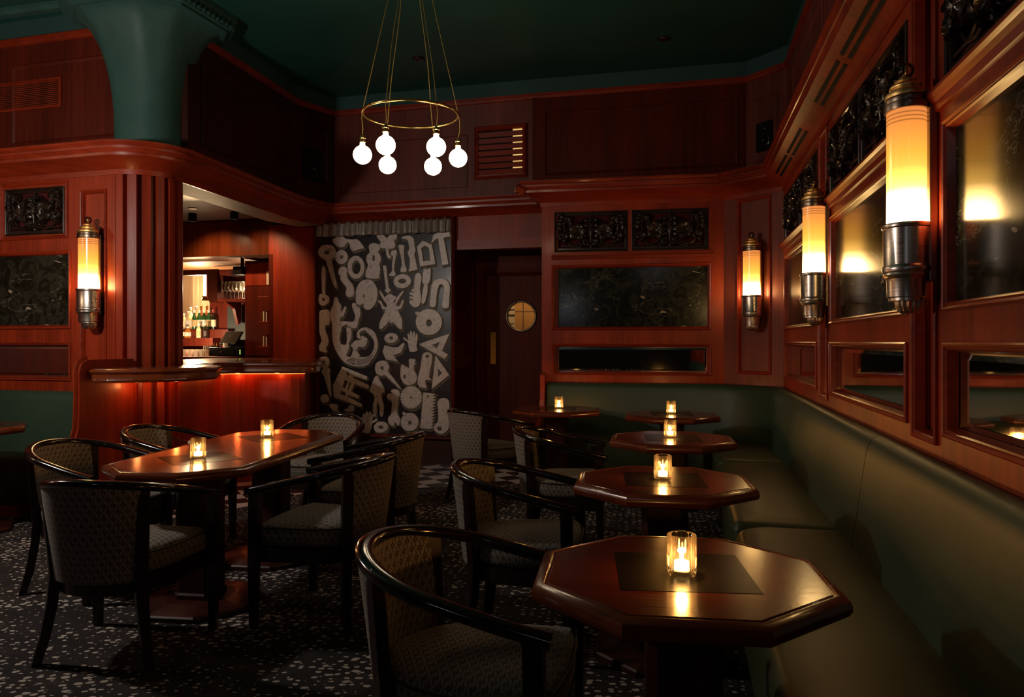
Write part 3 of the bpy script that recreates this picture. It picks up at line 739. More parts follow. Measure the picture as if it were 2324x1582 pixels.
# ------------------------------------------------------------------ wall lamps
def sconce(x, y, zb, rz, label):
    """tube lamp; local -y faces the room, wall at y=+.085"""
    r = empty('wall_lamp', (x, y, zb), rz); sx, sy = .078, .064
    bm = bmesh.new(); lathe(bm, [(1,0),(1,.413)], 40, 0, 0, sx, sy, cap0=False, cap1=False); obj('glass_tube', bm, M['tube'], r, True)
    bm = bmesh.new(); box(bm, -.060, .060, .058, .085, -.20, .44); bevel(obj('back_plate', bm, M['bronze'], r), .004)
    bm = bmesh.new(); lathe(bm, [(.99,.405),(1.12,.405),(1.14,.412),(1.14,.428),(1.10,.431),(1.12,.436),(1.12,.446),(.9,.448)], 40, 0, 0, sx, sy); obj('collar', bm, M['bronze'], r, True, sharp=30)
    bm = bmesh.new()
    lathe(bm, [(.95,.447),(1.07,.452),(1.11,.461),(1.07,.470),(.88,.478),(.80,.482),(.80,.485),(.86,.488),(.87,.493),(.80,.499),(.62,.504),(.58,.507),(.62,.510),(.61,.515),(.5,.519),(.25,.523),(.2,.526)], 40, 0, 0, sx, sy); obj('brass_cap', bm, M['brasscap'], r, True, sharp=40)
    bm = bmesh.new(); bmesh.ops.create_uvsphere(bm, u_segments=20, v_segments=12, radius=.0275, matrix=Matrix.Translation((0,0,.553))); obj('glass_ball', bm, M['ball'], r, True)
    bm = bmesh.new(); lathe(bm, [(.0065,.52),(.0065,.572),(.002,.574)], 10); obj('finial_rod', bm, M['brass'], r, True)
    bm = bmesh.new()
    lathe(bm, [(1.0,.004),(1.22,.006),(1.26,0),(1.24,-.008),(1.18,-.012),(1.16,-.14),(1.22,-.146),(1.25,-.155),(1.22,-.164),(1.15,-.168),(1.18,-.175),(1.12,-.184),(1.04,-.188),(1.0,-.20),(.98,-.252),(.90,-.256),(.90,-.266),(.70,-.268)], 44, 0, 0, sx, sy); obj('cup', bm, M['nickel'], r, True, sharp=35)
    bm = bmesh.new(); ring = []
    for z, rr in ((-.266,.74),(-.285,.72),(-.302,.60),(-.312,.40)):
        ring.append([(sx*rr*(1+.06*math.cos(16*2*PI*k/96))*math.cos(2*PI*k/96), sy*rr*(1+.06*math.cos(16*2*PI*k/96))*math.sin(2*PI*k/96)+.012, z) for k in range(96)])
    loops(bm, ring); obj('fluted_foot', bm, M['nickel'], r, True, sharp=50)
    return tag(r, label, 'wall lamp', 'amber glass wall lamps')
rwz = math.atan2(RW.u.y, RW.u.x); dgz = math.atan2(DG.u.y, DG.u.x); lwz = math.atan2(LW.u.y, LW.u.x)
def lampspot(pl, s, d, zb, rz, label):
    p = pl.at(s, d, 0); sconce(p.x, p.y, zb, rz, label)
lampspot(RW, RS(2.71)-.0, -.088, 1.76, rwz, 'nearest and largest amber tube lamp, on the right wall')
lampspot(RW, RS(4.66)-.0, -.088, 1.76, rwz, 'middle amber tube lamp of the right wall, between two marble panels')
lampspot(DG, DG.S(1705, -.09), -.088, 1.76, dgz, 'amber tube lamp on the plum corner pilaster')
lampspot(LW, LW.S(199.6, -.09), -.088, 1.76, lwz, 'amber tube lamp on the left wall beside the fluted column')

# ------------------------------------------------------------------ ring chandelier
CH = Vector((-.687, 5.2)); RZ = 2.889; RR = .3216
ch = empty('ring_chandelier', (CH.x, CH.y, 0))
bm = bmesh.new(); tube(bm, [(RR*math.cos(2*PI*k/72), RR*math.sin(2*PI*k/72), RZ) for k in range(72)], .019, .019, 10, closed=True); obj('brass_ring', bm, M['brass'], ch, True)
bm = bmesh.new(); lathe(bm, [(.07,CEIL-.045),(.075,CEIL-.04),(.075,CEIL)], 28); obj('canopy', bm, M['brass'], ch, True, sharp=40)
for k in range(6):
    a = math.radians(8+60*k); x, y = RR*math.cos(a), RR*math.sin(a)
    bm = bmesh.new(); pts = []
    for i in range(11):
        t = i/10; rr = .045+(RR+.004-.045)*t; wob = .006*math.sin(t*9+k*2); pts.append((rr*math.cos(a)+wob*math.sin(a), rr*math.sin(a)-wob*math.cos(a), CEIL-.04+(RZ-CEIL+.04)*t))
    for i in range(1, 7):
        t = i/6; pts.append((x*(1.03-.03*t)+.006*math.sin(t*PI), y*(1.03-.03*t), RZ-.02-(RZ-.02-2.735)*t))
    tube(bm, pts, .0052, .0052, 6, Vector((1,.3,0))); obj('flex', bm, M['cord'], ch, True)
    bm = bmesh.new(); lathe(bm, [(.006,2.745),(.008,2.735),(.017,2.73),(.020,2.722),(.020,2.715),(.017,2.712),(.017,2.700),(.021,2.697),(.021,2.688),(.018,2.685)], 20, x, y); obj('lamp_holder', bm, M['brass'], ch, True, sharp=40)
    bm = bmesh.new(); pr = [(.0155,2.690),(.0165,2.675),(.022,2.660)] + [(.0625*math.sin(math.radians(t)), 2.605+.0625*math.cos(math.radians(t))) for t in range(30,180,10)] + [(.001,2.5425)]
    lathe(bm, pr, 28, x, y); obj('globe_bulb', bm, M['bulb'], ch, True)
tag(ch, 'brass ring chandelier with six glowing globe bulbs on gold cords', 'chandelier')

# ------------------------------------------------------------------ tables
def octpoly(hw, hl, c):
    return [(-hw+c,-hl),(hw-c,-hl),(hw,-hl+c),(hw,hl-c),(hw-c,hl),(-hw+c,hl),(-hw,hl-c),(-hw,-hl+c)]
TOPP = [(.045,.700),(.018,.700),(.006,.705),(0,.716),(0,.728),(.005,.740),(.016,.7475),(.030,.749),(.034,.7455),(.038,.7455),(.042,.749)]
def table(x, y, rz, hw, hl, c, label, posts, inlays, inrot, group):
    r = empty('pedestal_table', (x, y, 0), rz); P = octpoly(hw, hl, c)
    bm = bmesh.new(); rings = [[(px, py, z) for px, py in inset(P, d)] for d, z in TOPP]; R = loops(bm, rings, True, True, True)
    o = obj('tabletop', bm, [M['tablerim']], r, True, sharp=30)
    o.data.materials.append(M['tablewood']); top = max(o.data.polygons, key=lambda f: f.center.z+f.area*.01*(f.normal.z > .9)); top.material_index = 1
    for px, py in inlays:
        bm = bmesh.new(); s = .168; ca, sa = math.cos(inrot), math.sin(inrot)
        q = [(px+ (u*ca-v*sa)*s, py+(u*sa+v*ca)*s) for u, v in ((-1,-1),(1,-1),(1,1),(-1,1))]
        loops(bm, [[(a, b_, z) for a, b_ in q] for z in (.7485,.7498)]); obj('black_inlay', bm, M['inlay'], r)
    for px, py in posts:
        bm = bmesh.new(); s = .095; loops(bm, [[(px+u*q, py+v*q, z) for u, v in ((-1,-.72),(-.72,-1),(.72,-1),(1,-.72),(1,.72),(.72,1),(-.72,1),(-1,.72))] for q, z in ((s*1.08,.045),(s*1.08,.07),(s,.08),(s,.66),(s*1.5,.69),(s*1.5,.702))]); obj('pedestal', bm, M['woodbase_shade'], r)
        bm = bmesh.new(); O = [(px+a, py+b_) for a, b_ in octpoly(.29,.29,.17)]; stack(bm, O, [(.0,0.0),(0,.022),(.008,.030),(.05,.038),(.12,.048)]); obj('base', bm, M['woodbase_shade'], r, False)
    return tag(r, label, 'table', group)
M['inlay'] = mat('black_leather_inlay', (.010,.009,.008), .26, spec=.10)
b = NB(M['inlay']); n_ = b.noise(b.co('Object'), 70, 4, .7); b.link(b.ramp(n_.outputs['Fac'], [(.35,(.002,.002,.0015)),(.7,(.007,.006,.005))]), b.p.inputs['Base Color'])
b = NB(M['tablewood']); n_ = b.noise(b.co('Object'), 90, 2, .5); b.bump(n_.outputs['Fac'], .035, .004)
b = NB(M['tablerim']); n_ = b.noise(b.co('Object'), 90, 2, .5); b.bump(n_.outputs['Fac'], .05, .004)
T = [(.445,2.005,'nearest octagonal mahogany table, lower right'),(.66,3.34,'second octagonal table from the camera beside the right bench'),
     (1.0,4.79,'third octagonal table from the camera beside the right bench'),(1.325,6.36,'farthest octagonal table, in the bench corner behind the third one'),
     (.405,6.86,'octagonal table by the door end of the back bench')]
cg = .38-.38*math.tan(PI/8)
for i, (x, y, lb) in enumerate(T): table(x, y, math.radians((-8,-9,-10,-10,-10)[i]), .38, .38, cg, lb, [(0,0)], [(0,0)], math.radians(3), 'octagonal pedestal tables')
table(-1.555, 4.375, -math.radians(7), .375, .90, .225, 'long eight-sided mahogany table with two black inlays, left of centre', [(0,-.42),(0,.42)], [(-.0,-.43),(0,.44)], PI/4, None)
table(-3.88, 5.42, math.radians(-16), .38, .38, cg, 'octagonal table at the left bench, only its corner in view', [(0,0)], [(0,0)], 0, 'octagonal pedestal tables')

# ------------------------------------------------------------------ candles in fluted glasses
def candle(x, y, label, first=[]):
    if first:
        r = copy_tree(first[0]); r.location = (x, y, .7492); r.rotation_euler = (0,0,random.random())
        return tag(r, label, 'candle')
    r = empty('candle_glass', (x, y, .7492))
    bm = bmesh.new(); n = 12; seg = 72
    def ring(R_, z, amp): return [((R_+amp*abs(math.cos(n*PI*k/seg)))*math.cos(2*PI*k/seg), (R_+amp*abs(math.cos(n*PI*k/seg)))*math.sin(2*PI*k/seg), z) for k in range(seg)]
    loops(bm, [ring(.026,0,.001), ring(.0335,.004,.002), ring(.0355,.012,.003), ring(.0355,.100,.003), ring(.0365,.106,.001), ring(.0340,.108,0), ring(.0315,.106,0), ring(.0305,.018,0), ring(.002,.016,0)], True, True, True)
    obj('fluted_glass', bm, M['glass'], r, True, sharp=60)
    bm = bmesh.new(); lathe(bm, [(.020,.017),(.0205,.036),(.019,.038),(.004,.036)], 24); obj('wax', bm, M['wax'], r, True)
    bm = bmesh.new(); lathe(bm, [(.0005,.038),(.0048,.044),(.0058,.050),(.004,.060),(.0005,.072)], 12); obj('flame', bm, M['flame'], r, True)
    first.append(r); tag(r, label, 'candle', 'candles in fluted glasses')
    return r
cands = [(.435,1.965,'candle glass on the nearest octagonal table'),(.655,3.33,'candle glass on the second octagonal table'),(.99,4.80,'candle glass on the third octagonal table'),
         (1.318,6.35,'candle glass on the farthest corner table'),(.42,6.86,'candle glass on the table by the door'),(-1.605,3.92,'near candle glass on the long left table'),(-1.533,4.80,'far candle glass on the long left table')]
for x, y, lb in cands: candle(x, y, lb)
for x, y, lb in cands: light('candle_light', (x, y, .7492+.062), (1,.47,.13), CANDLE, .012)

# ------------------------------------------------------------------ barrel chairs
def chair_rail():
    pts = []
    for i in range(61):
        t = i/60*2-1                                   # -1 left tip .. 1 right tip
        s = abs(t); sg = 1 if t >= 0 else -1
        if s > .56:
            k = (s-.56)/.44; x = .0+.273*k; y = sg*(.292+.006*math.sin(PI*k))
        else:
            a = PI*(1-s/.56/2*1.0); x = .313*math.cos(PI-(PI/2)*(s/.56)); y = sg*.292*math.sin((PI/2)*(s/.56))
        u = (x+.313)/.586; z = .798-.135*(u**.95) if u > 0 else .798
        pts.append((x, y, z-.02))
    return pts
def chair_proto():
    r = empty('barrel_chair')
    bm = bmesh.new(); rp = chair_rail(); tube(bm, rp, .050, .036, 14, power=.75); obj('arm_rail', bm, M['lacquer'], r, True, sharp=60)
    # seat outline, counter-clockwise, front = +x
    out = [(.240,-.270),(.262,-.14),(.270,0),(.262,.14),(.240,.270),(.02,.256)] + [(-.262*math.cos(math.radians(a)), .250*math.sin(math.radians(a))) for a in range(75,-76,-15)] + [(.02,-.256)]
    bm = bmesh.new(); stack(bm, inset(out, .006), [(.012,.378),(.0,.392),(-.004,.43),(.0,.462),(.012,.476),(.03,.485),(.07,.494),(.12,.499)])
    o = obj('seat', bm, M['fabric'], r, True, sharp=70); boxuv(o.data, 1, .27)
    bm = bmesh.new(); P = [(x, y, .466) for x, y in inset(out, .0)]; tube(bm, P, .009, .009, 6, closed=True); obj('piping', bm, M['piping'], o, True)
    bm = bmesh.new(); P = inset(out, .004); Q = inset(out, .030)
    loops(bm, [[(x,y,.305) for x,y in Q],[(x,y,.305) for x,y in P],[(x,y,.376) for x,y in P],[(x,y,.376) for x,y in Q]]); bm.faces.ensure_lookup_table(); obj('seat_rail', bm, M['ebony'], r, True, sharp=50)
    # curved upholstered back
    bm = bmesh.new(); na, nz = 18, 8; A = [math.radians(180-47+94*i/na) for i in range(na+1)]
    def pt(a, t, rr): 
        R_ = .252+.050*t+rr; return (R_*1.03*math.cos(a), R_*math.sin(a), .36+.405*t)
    G = {}
    for side, rr in ((0,.018),(1,-.022)):
        for i in range(na+1):
            for j in range(nz+1):
                e = min(i, na-i)/na; rr2 = rr*(1 if e > .05 else .55); G[side,i,j] = bm.verts.new(pt(A[i], j/nz, rr2))
    for side in (0, 1):
        for i in range(na):
            for j in range(nz): bm.faces.new((G[side,i,j],G[side,i+1,j],G[side,i+1,j+1],G[side,i,j+1]))
    for i in (0, na):
        for j in range(nz): bm.faces.new((G[0,i,j],G[0,i,j+1],G[1,i,j+1],G[1,i,j]))
    for j in (0, nz):
        for i in range(na): bm.faces.new((G[0,i,j],G[0,i+1,j],G[1,i+1,j],G[1,i,j]))
    o = obj('backrest', bm, M['fabric'], r, True, sharp=60); boxuv(o.data, 1, .28)
    for sg in (-1, 1):
        bm = bmesh.new(); L = []
        for x, y, z, wx_, wy_ in ((.240,.287,.0,.034,.034),(.237,.288,.3,.046,.044),(.234,.288,.42,.050,.046),(.230,.288,.648,.050,.046)):
            L.append([(x+a*wx_/2, sg*y+b_*wy_/2, z) for a, b_ in ((-1,-1),(1,-1),(1,1),(-1,1))])
        loops(bm, L); bevel(obj('leg', bm, M['ebony'], r), .003, 1)
        bm = bmesh.new(); L = []
        for x, y, z, wd, tk in ((-.222,.250,0,.034,.036),(-.204,.222,.12,.040,.040),(-.192,.200,.26,.048,.042),(-.188,.192,.38,.052,.040),(-.200,.204,.55,.052,.036),(-.212,.216,.765,.052,.034)):
            an = math.atan2(sg*y, x); tx, ty = -math.sin(an), math.cos(an); nx_, ny_ = math.cos(an), math.sin(an)
            L.append([(x+tx*a*wd/2+nx_*b_*tk/2, sg*y+ty*a*wd/2+ny_*b_*tk/2, z) for a, b_ in ((-1,-1),(1,-1),(1,1),(-1,1))])
        loops(bm, L); bevel(obj('leg', bm, M['ebony'], r), .003, 1)
    return r
CHS = [(-.101,2.151,-14.2,'nearest dark barrel chair in the foreground, facing the nearest octagonal table'),
       (.053,3.521,-10.5,'barrel chair facing the second octagonal table'),
       (.337,4.998,-7,'barrel chair facing the third octagonal table'),
       (-.224,6.521,44.4,'farthest barrel chair, facing the table by the door'),
       (-1.711,3.386,84.1,'barrel chair with its back to the camera at the near end of the long table'),
       (-2.327,4.264,-15.7,'left foreground barrel chair at the near left side of the long table'),
       (-2.215,5.046,-11.3,'barrel chair at the far left side of the long table, by the column'),
       (-1.408,5.664,261.6,'barrel chair at the far end of the long table, back to the relief panel'),
       (-.872,4.74,169.9,'barrel chair at the far right side of the long table'),
       (-.92,3.845,166.3,'barrel chair at the near right side of the long table')]
proto = chair_proto()
for i, (x, y, a, lb) in enumerate(CHS):
    o = proto if i == 0 else copy_tree(proto)
    o.location = (x, y, 0); o.rotation_euler = (0,0,math.radians(a)); tag(o, lb, 'chair', 'black lacquered barrel chairs')

# ------------------------------------------------------------------ banquettes
def off(pl, s, n): 
    p = pl.at(s, -n, 0); return (p.x, p.y)
def line_x(p, d, q, e):
    det = d[0]*(-e[1])+e[0]*d[1]; t = ((q[0]-p[0])*(-e[1])+e[0]*(q[1]-p[1]))/det; return (p[0]+d[0]*t, p[1]+d[1]*t)
bn = empty('banquette', (1.9, 5.5, 0))
def bobj(name, bm, m, sm=True, sharp=40, root=None):
    root = root or bn
    o = obj(name, bm, m, None, sm, sharp=sharp); o.parent = root; o.matrix_parent_inverse = root.matrix_basis.inverted(); return o
# backrests: leaning panels swept along the wall
BP = [(.0,.40),(.155,.40),(.150,.50),(.120,.70),(.098,.86),(.088,.905),(.070,.935),(.045,.948),(.015,.946),(0,.93)]
def backseg(pts, root=None, prof=BP):
    bm = bmesh.new(); sweep(bm, pts, prof); bobj('backrest', bm, M['leather'], True, 50, root)
g = .004
def ptR(Z): return tuple(RW.at(RS(Z), -.002, 0)[:2])
c1 = (2.01-.0, 7.28); c2 = (2.40, 6.77)
backseg([ptR(3.27-g), ptR(-1.5)]); backseg([ptR(5.53-g), ptR(3.27+g)])
backseg([(.36,7.586),(2.008,7.278),(2.398,6.768),ptR(5.53+g)])
# seats as cushions
fR = lambda Z: tuple(RW.at(RS(Z), -.63, 0)[:2]); bR = lambda Z: tuple(RW.at(RS(Z), -.10, 0)[:2])
def seatseg(Za, Zb, ra, rb):
    P = [fR(Zb), bR(Zb), bR(Za), fR(Za)]     # counter-clockwise seen from above
    bm = bmesh.new(); cushion(bm, P, [rb, .01, .01, ra], .14, .46, .05, .012); bobj('seat_cushion', bm, M['leatherseat_lit'], True, 60)
seatseg(3.62, -1.5, .20, .01); seatseg(5.62, 3.64, .20, .06)
fB0 = off(BR, .07, .60); bB0 = off(BR, .07, .10)
dB = (BR.u.x, BR.u.y); dR = (RW.u.x, RW.u.y)
corner = line_x(fB0, dB, fR(5), dR)
bb = off(BR, s1-.05, .10); 
P = [fB0, corner, fR(5.64), bR(5.64), (2.30,6.66), (1.98,7.16), bB0]
bm = bmesh.new(); cushion(bm, P, [.03, .22, .10, .01, .01, .01, .01], .14, .46, .05, .012); bobj('seat_cushion', bm, M['leatherseat_lit'], True, 60)
bm = bmesh.new(); q = [off(BR,.07,.52), line_x(off(BR,.07,.52), dB, tuple(RW.at(0,-.55,0)[:2]), dR), tuple(RW.at(8,-.55,0)[:2]), tuple(RW.at(8,-.02,0)[:2]), (2.38,6.75),(2.0,7.26),off(BR,.07,.02)]
loops(bm, [[(x,y,z) for x,y in q] for z in (0,.15)]); bobj('plinth', bm, M['wooddark'], False)
# curved wooden end panel
def endpanel(pl, s, th, root, depth, top=1.03, name='end_panel'):
    prof = [(0,0),(depth,0),(depth,.44),(depth-.03,.50),(depth-.16,.56),(.22,.66),(.17,.78),(.15,.90),(.155,top-.03),(.14,top),(.10,top+.01),(0,top+.01)]
    bm = bmesh.new(); pr = roundpoly(prof, [0,0,.03,.04,.05,.06,.05,.05,.02,.02,.03,0], 5)
    A_ = [bm.verts.new(pl.at(s, -a, z)) for a, z in pr]; B_ = [bm.verts.new(pl.at(s+th, -a, z)) for a, z in pr]
    n = len(pr); bm.faces.new(A_); bm.faces.new(B_[::-1])
    for i in range(n): bm.faces.new((A_[i], A_[(i+1)%n], B_[(i+1)%n], B_[i]))
    return bobj(name, bm, M['wood'], True, 40, root)
endpanel(BR, .005, .045, bn, .64)
tag(bn, 'long green leather corner bench along the right and back walls', 'bench')
bl = empty('banquette', (-4.3, 6.3, 0))
eS = LW.S(180)-.0
bm = bmesh.new(); p = lambda s, n: off(LW, s, n)
backseg([p(-2.4,.002), p(l1+.12,.002)], bl)
bm = bmesh.new(); P = [p(-2.4,.46), p(l1+.12,.46), p(l1+.12,.10), p(-2.4,.10)]; cushion(bm, P, [.01]*4, .14, .46, .05); bobj('seat_cushion', bm, M['leatherseat_lit'], True, 60, bl)
bm = bmesh.new(); loops(bm, [[(*p(a, n_), z) for a, n_ in ((-2.4,.40),(l1+.12,.40),(l1+.12,.02),(-2.4,.02))] for z in (0,.15)]); bobj('plinth', bm, M['wooddark'], False, 40, bl)
tag(bl, 'green leather bench against the left wall under the mirror', 'bench')
# tall curved bench end that meets the drink ledge
be = empty('bench_end', (-3.2, 5.9, 0))
pr = [(0,0),(.64,0),(.64,.42),(.63,.50),(.60,.56),(.56,.62),(.525,.72),(.515,.95),(.52,1.12),(.50,1.19),(.44,1.215),(0,1.215)]
pr = roundpoly(pr, [0,0,.02,.03,.03,.05,.05,.05,.03,.05,.05,0], 6)
bm = bmesh.new(); sE = l1+.125
A_ = [bm.verts.new(LW.at(sE, -a, z)) for a, z in pr]; B_ = [bm.verts.new(LW.at(sE+.05, -a, z)) for a, z in pr]; n = len(pr); bm.faces.new(A_); bm.faces.new(B_[::-1])
for i in range(n): bm.faces.new((A_[i], A_[(i+1)%n], B_[(i+1)%n], B_[i]))
o = bobj('side_board', bm, M['wood'], True, 40, be)
bm = bmesh.new(); tube(bm, [LW.at(sE+.025, -a, z) for a, z in pr[2:-1]], .066, .018, 8, up=Vector((LW.u.x, LW.u.y, 0))); bobj('edge_moulding', bm, M['woodh'], True, 40, be)
tag(be, 'tall curved mahogany bench end beside the fluted column', 'bench end')

# ------------------------------------------------------------------ drink ledge round the column, bar front and counter
def counter(name, P, z1, th, label, cat, mt):
    r = empty(name, (P[0][0], P[0][1], 0)); bm = bmesh.new()
    prof = [(.03,z1-th),(.008,z1-th+.004),(.0,z1-th+.02),(.004,z1-th+.03),(.004,z1-.042),(-.004,z1-.036),(-.012,z1-.024),(-.010,z1-.010),(.002,z1-.002),(.02,z1)]
    stack(bm, P, prof); bobj('top', bm, mt, True, 35, r)
    return tag(r, label, cat), r
# counter-clockwise outline
led_ = [(-3.095,5.62),(-3.05,5.59),(-2.95,5.585),(-2.78,5.62),(-2.60,5.70),(-2.47,5.83),(-2.40,6.0),(-2.385,6.2),(-2.44,6.42),(-2.56,6.58),(-2.70,6.66),(-2.80,6.72),(-2.95,6.5),(-2.985,6.02)]
led_ = roundpoly(led_, .03, 3)
_, dr = counter('drink_ledge', led_, 1.150, .105, 'polished mahogany drink ledge curving round the fluted column', 'shelf', M['tablerim'])
bc = [(-2.80,6.70),(-2.76,7.12),(-2.60,7.20),(-2.25,7.22),(-1.97,7.24),(-1.87,7.34),(-1.90,7.6),(-2.05,8.2),(-2.19,8.90),(-3.6,9.30),(-3.6,7.0),(-3.0,6.68)]
bc = roundpoly(bc, [.05,.12,.1,.1,.12,.1,.1,.1,.02,.02,.02,.02], 4)
_, br_ = counter('bar_counter', bc, 1.152, .105, 'polished mahogany bar counter with rounded corner by the relief panel', 'counter', M['tablerim'])
bm = bmesh.new(); fr = [(-2.78,6.45),(-2.80,6.9),(-2.79,7.36),(-2.55,7.42),(-2.15,7.44),(-2.06,7.50),(-2.08,7.7),(-2.2,8.2),(-2.33,8.90)]
sweep(bm, roundpoly(fr[::1], [0,.1,.1,.1,.1,.08,.08,.05,0], 5)[::-1], [(0,0),(0,1.06)], cap=False); bobj('front_panel', bm, M['wood'], True, 40, br_)
bm = bmesh.new(); sweep(bm, [(-2.80,7.33),(-2.55,7.40),(-2.15,7.42),(-2.04,7.48),(-2.06,7.7)], [(0,1.036),(.012,1.036),(.012,1.044),(0,1.044),(0,1.036)]); bobj('led_strip', bm, M['ledred'], False, 40, br_)
la_ = [(colc.x+.335*math.cos(math.radians(a)), colc.y+.335*math.sin(math.radians(a))) for a in range(-125,20,12)]
bm = bmesh.new(); sweep(bm, la_, [(0,1.034),(.010,1.034),(.010,1.043),(0,1.043),(0,1.034)]); bobj('led_strip', bm, M['ledred'], False, 40, dr)
# plain panel between bench end and column below the ledge
bm = bmesh.new(); box(bm, l1-.02, l1+.12, -.02, .0, 0, 1.05); tag(obj('wall_ledge_panel', bm, M['wood'], mw=LW.mw), kind='structure')
# ------------------------------------------------------------------ relief panel
DP = -.06
def QA(X, Y): return BL.hit(715+X/5.859, 490+Y/5.859, DP)
def QB(X, Y): return BL.hit(715+X/5.859, 740+Y/5.859, DP)
a0_, a1_ = BL.S(722, DP), BL.S(1024, DP); zt = BL.hit(1022, 496, DP)[1]; zb_ = BL.hit(1022, 990, DP)[1]
rp = empty('relief_panel', mw=BL.mat_at(a0_, 0, 0)); pw = a1_-a0_
bm = bmesh.new(); box(bm, .0, pw, DP, -.001, zb_, zt); obj('panel', bm, M['artblack'], rp)
bm = bmesh.new(); frame(bm, -.03, pw+.045, zb_-.04, zt+.02, [(0,0),(0,DP-.03),(.012,DP-.04),(.030,DP-.034),(.036,DP-.005),(.045,DP)]); obj('frame', bm, M['wooddark'], rp)
def cat(pts, n=5):
    out = []; N = len(pts)
    for i in range(N):
        p0, p1, p2, p3 = [Vector(pts[(i+k) % N]) for k in (-1,0,1,2)]
        for k in range(n):
            t = k/n; q = .5*((2*p1)+(p2-p0)*t+(2*p0-5*p1+4*p2-p3)*t*t+(3*p1-p0-3*p2+p3)*t*t*t); out.append((q.x, q.y))
    return out
def ell(cx, cy, rx, ry, rot=0, n=28):
    c, s = math.cos(rot), math.sin(rot); return [(cx+rx*math.cos(2*PI*k/n)*c-ry*math.sin(2*PI*k/n)*s, cy+rx*math.cos(2*PI*k/n)*s+ry*math.sin(2*PI*k/n)*c) for k in range(n)]
SH = []   # (which zoom, outline, holes)
def sh(w, outline, *holes, smooth=True): SH.append((w, cat(outline, 4) if smooth else outline, holes))
sh('A', [(240,330),(290,290),(370,280),(420,310),(500,320),(570,318),(620,370),(655,425),(600,440),(520,465),(480,430),(470,370),(435,350),(400,400),(340,415),(280,380)])
sh('A', [(150,585),(80,540),(52,480),(90,410),(160,390),(240,405),(275,470),(265,540),(215,580),(235,680),(275,850),(290,900),(285,955),(245,890),(210,780),(180,680)], ell(160,487,45,32))
sh('A', ell(360,548,80,90), ell(360,548,27,28), smooth=False)
sh('A', ell(552,685,110,150), ell(555,685,62,95), smooth=False)
sh('A', [(320,1020-280),(345,690),(400,680),(430,720),(425,780),(450,850),(500,910),(525,1000),(515,1060),(470,1080),(420,1050),(420,1000),(430,960),(390,900),(350,850),(350,800),(325,780)])
sh('A', [(118,670),(140,720),(140,860),(140,1035),(185,1080),(185,1150),(130,1190),(80,1180),(52,1120),(70,1050),(105,1030),(100,860),(100,720)], ell(120,1115,23,27))
sh('A', [(795,368),(855,385),(868,440),(845,480),(880,540),(880,590),(860,640),(870,700),(862,800),(850,830),(780,832),(690,820),(685,760),(705,690),(715,650),(695,600),(700,530),(735,490),(725,410),(750,375)], ell(786,565,20,46))
sh('A', [(825,235),(880,240),(930,270),(965,298),(1010,250),(1060,225),(1095,250),(1085,310),(1055,335),(1075,390),(1050,430),(1000,435),(985,430),(985,480),(1000,530),(1020,545),(1005,570),(965,540),(950,450),(945,430),(890,430),(870,380),(885,345),(840,290)])
sh('A', [(1030,470),(1085,460),(1095,490),(1080,540),(1065,640),(1055,720),(1075,770),(1060,800),(1000,795),(1000,775),(1030,740),(1035,640),(1045,560),(1040,530),(1015,520)])
sh('A', [(1120,395),(1190,395),(1185,440),(1190,560),(1200,650),(1222,700),(1215,745),(1150,745),(1150,700),(1165,650),(1150,540),(1130,470)], [(1155,450),(1165,450),(1168,540),(1158,540)])
sh('A', [(1155,298),(1210,270),(1280,272),(1320,320),(1325,400),(1340,460),(1325,520),(1345,600),(1360,680),(1365,715),(1300,730),(1255,735),(1270,660),(1265,560),(1240,490),(1260,450),(1255,380),(1240,325),(1200,305)])
sh('A', [(1366,412),(1440,335),(1558,385),(1605,640),(1408,672)], [(1415,430),(1470,392),(1525,428),(1540,598),(1445,610)], smooth=False)
sh('A', [(1556,362),(1580,262),(1660,215),(1790,195),(1803,275),(1760,280),(1712,292),(1735,400),(1778,640),(1700,655),(1672,480),(1645,300),(1620,305)], smooth=False)
sh('A', [(912,665),(950,665),(965,800),(985,960),(1015,985),(980,1030),(935,990),(955,975),(930,800)], smooth=False)
sh('A', ell(1168,870,115,92,-.1), ell(1167,868,55,33,-.05), smooth=False)
sh('A', [(1385,760),(1420,800),(1415,880),(1400,960),(1415,1060),(1405,1160),(1370,1210),(1310,1205),(1270,1160),(1270,1120),(1310,1128),(1312,1112),(1270,1098),(1270,1070),(1312,1078),(1312,1062),(1270,1045),(1275,1018),(1312,1025),(1315,1008),(1285,995),(1320,960),(1330,870),(1345,785)])
sh('A', [(1455,700),(1465,735),(1470,700),(1490,735),(1495,700),(1510,735),(1520,700),(1545,700),(1540,800),(1535,860),(1505,910),(1500,1020),(1470,1140),(1440,1175),(1420,1150),(1435,1030),(1460,920),(1435,880),(1440,800)], smooth=False)
sh('A', cat([(1535,1195),(1548,1050),(1560,930),(1600,860),(1680,835),(1760,860),(1798,940),(1790,1080),(1778,1218),(1700,1215),(1712,1080),(1725,960),(1690,910),(1650,930),(1622,1050),(1608,1200)],3), smooth=False)
sh('A', [(700,850),(770,870),(825,960),(832,1060),(810,1160),(750,1235),(690,1245),(655,1210),(655,1160),(610,1185),(560,1160),(552,1080),(565,960),(620,875)], ell(658,1068,13,25))
sh('A', [(1015,1040),(1040,1060),(1080,1075),(1075,1110),(1050,1130),(1065,1165),(1100,1080),(1170,1005),(1183,1015),(1130,1090),(1085,1190),(1130,1200),(1165,1130),(1188,1125),(1150,1230),(1105,1245),(1125,1300),(1160,1380),(1160,1500),(1110,1480),(1040,1410),(1015,1430),(990,1405),(920,1480),(870,1500),(870,1420),(930,1290),(945,1240),(905,1240),(880,1175),(850,1135),(880,1130),(915,1195),(955,1220),(960,1170),(915,1110),(862,1010),(885,1008),(960,1130),(975,1130),(948,1100),(955,1065)])
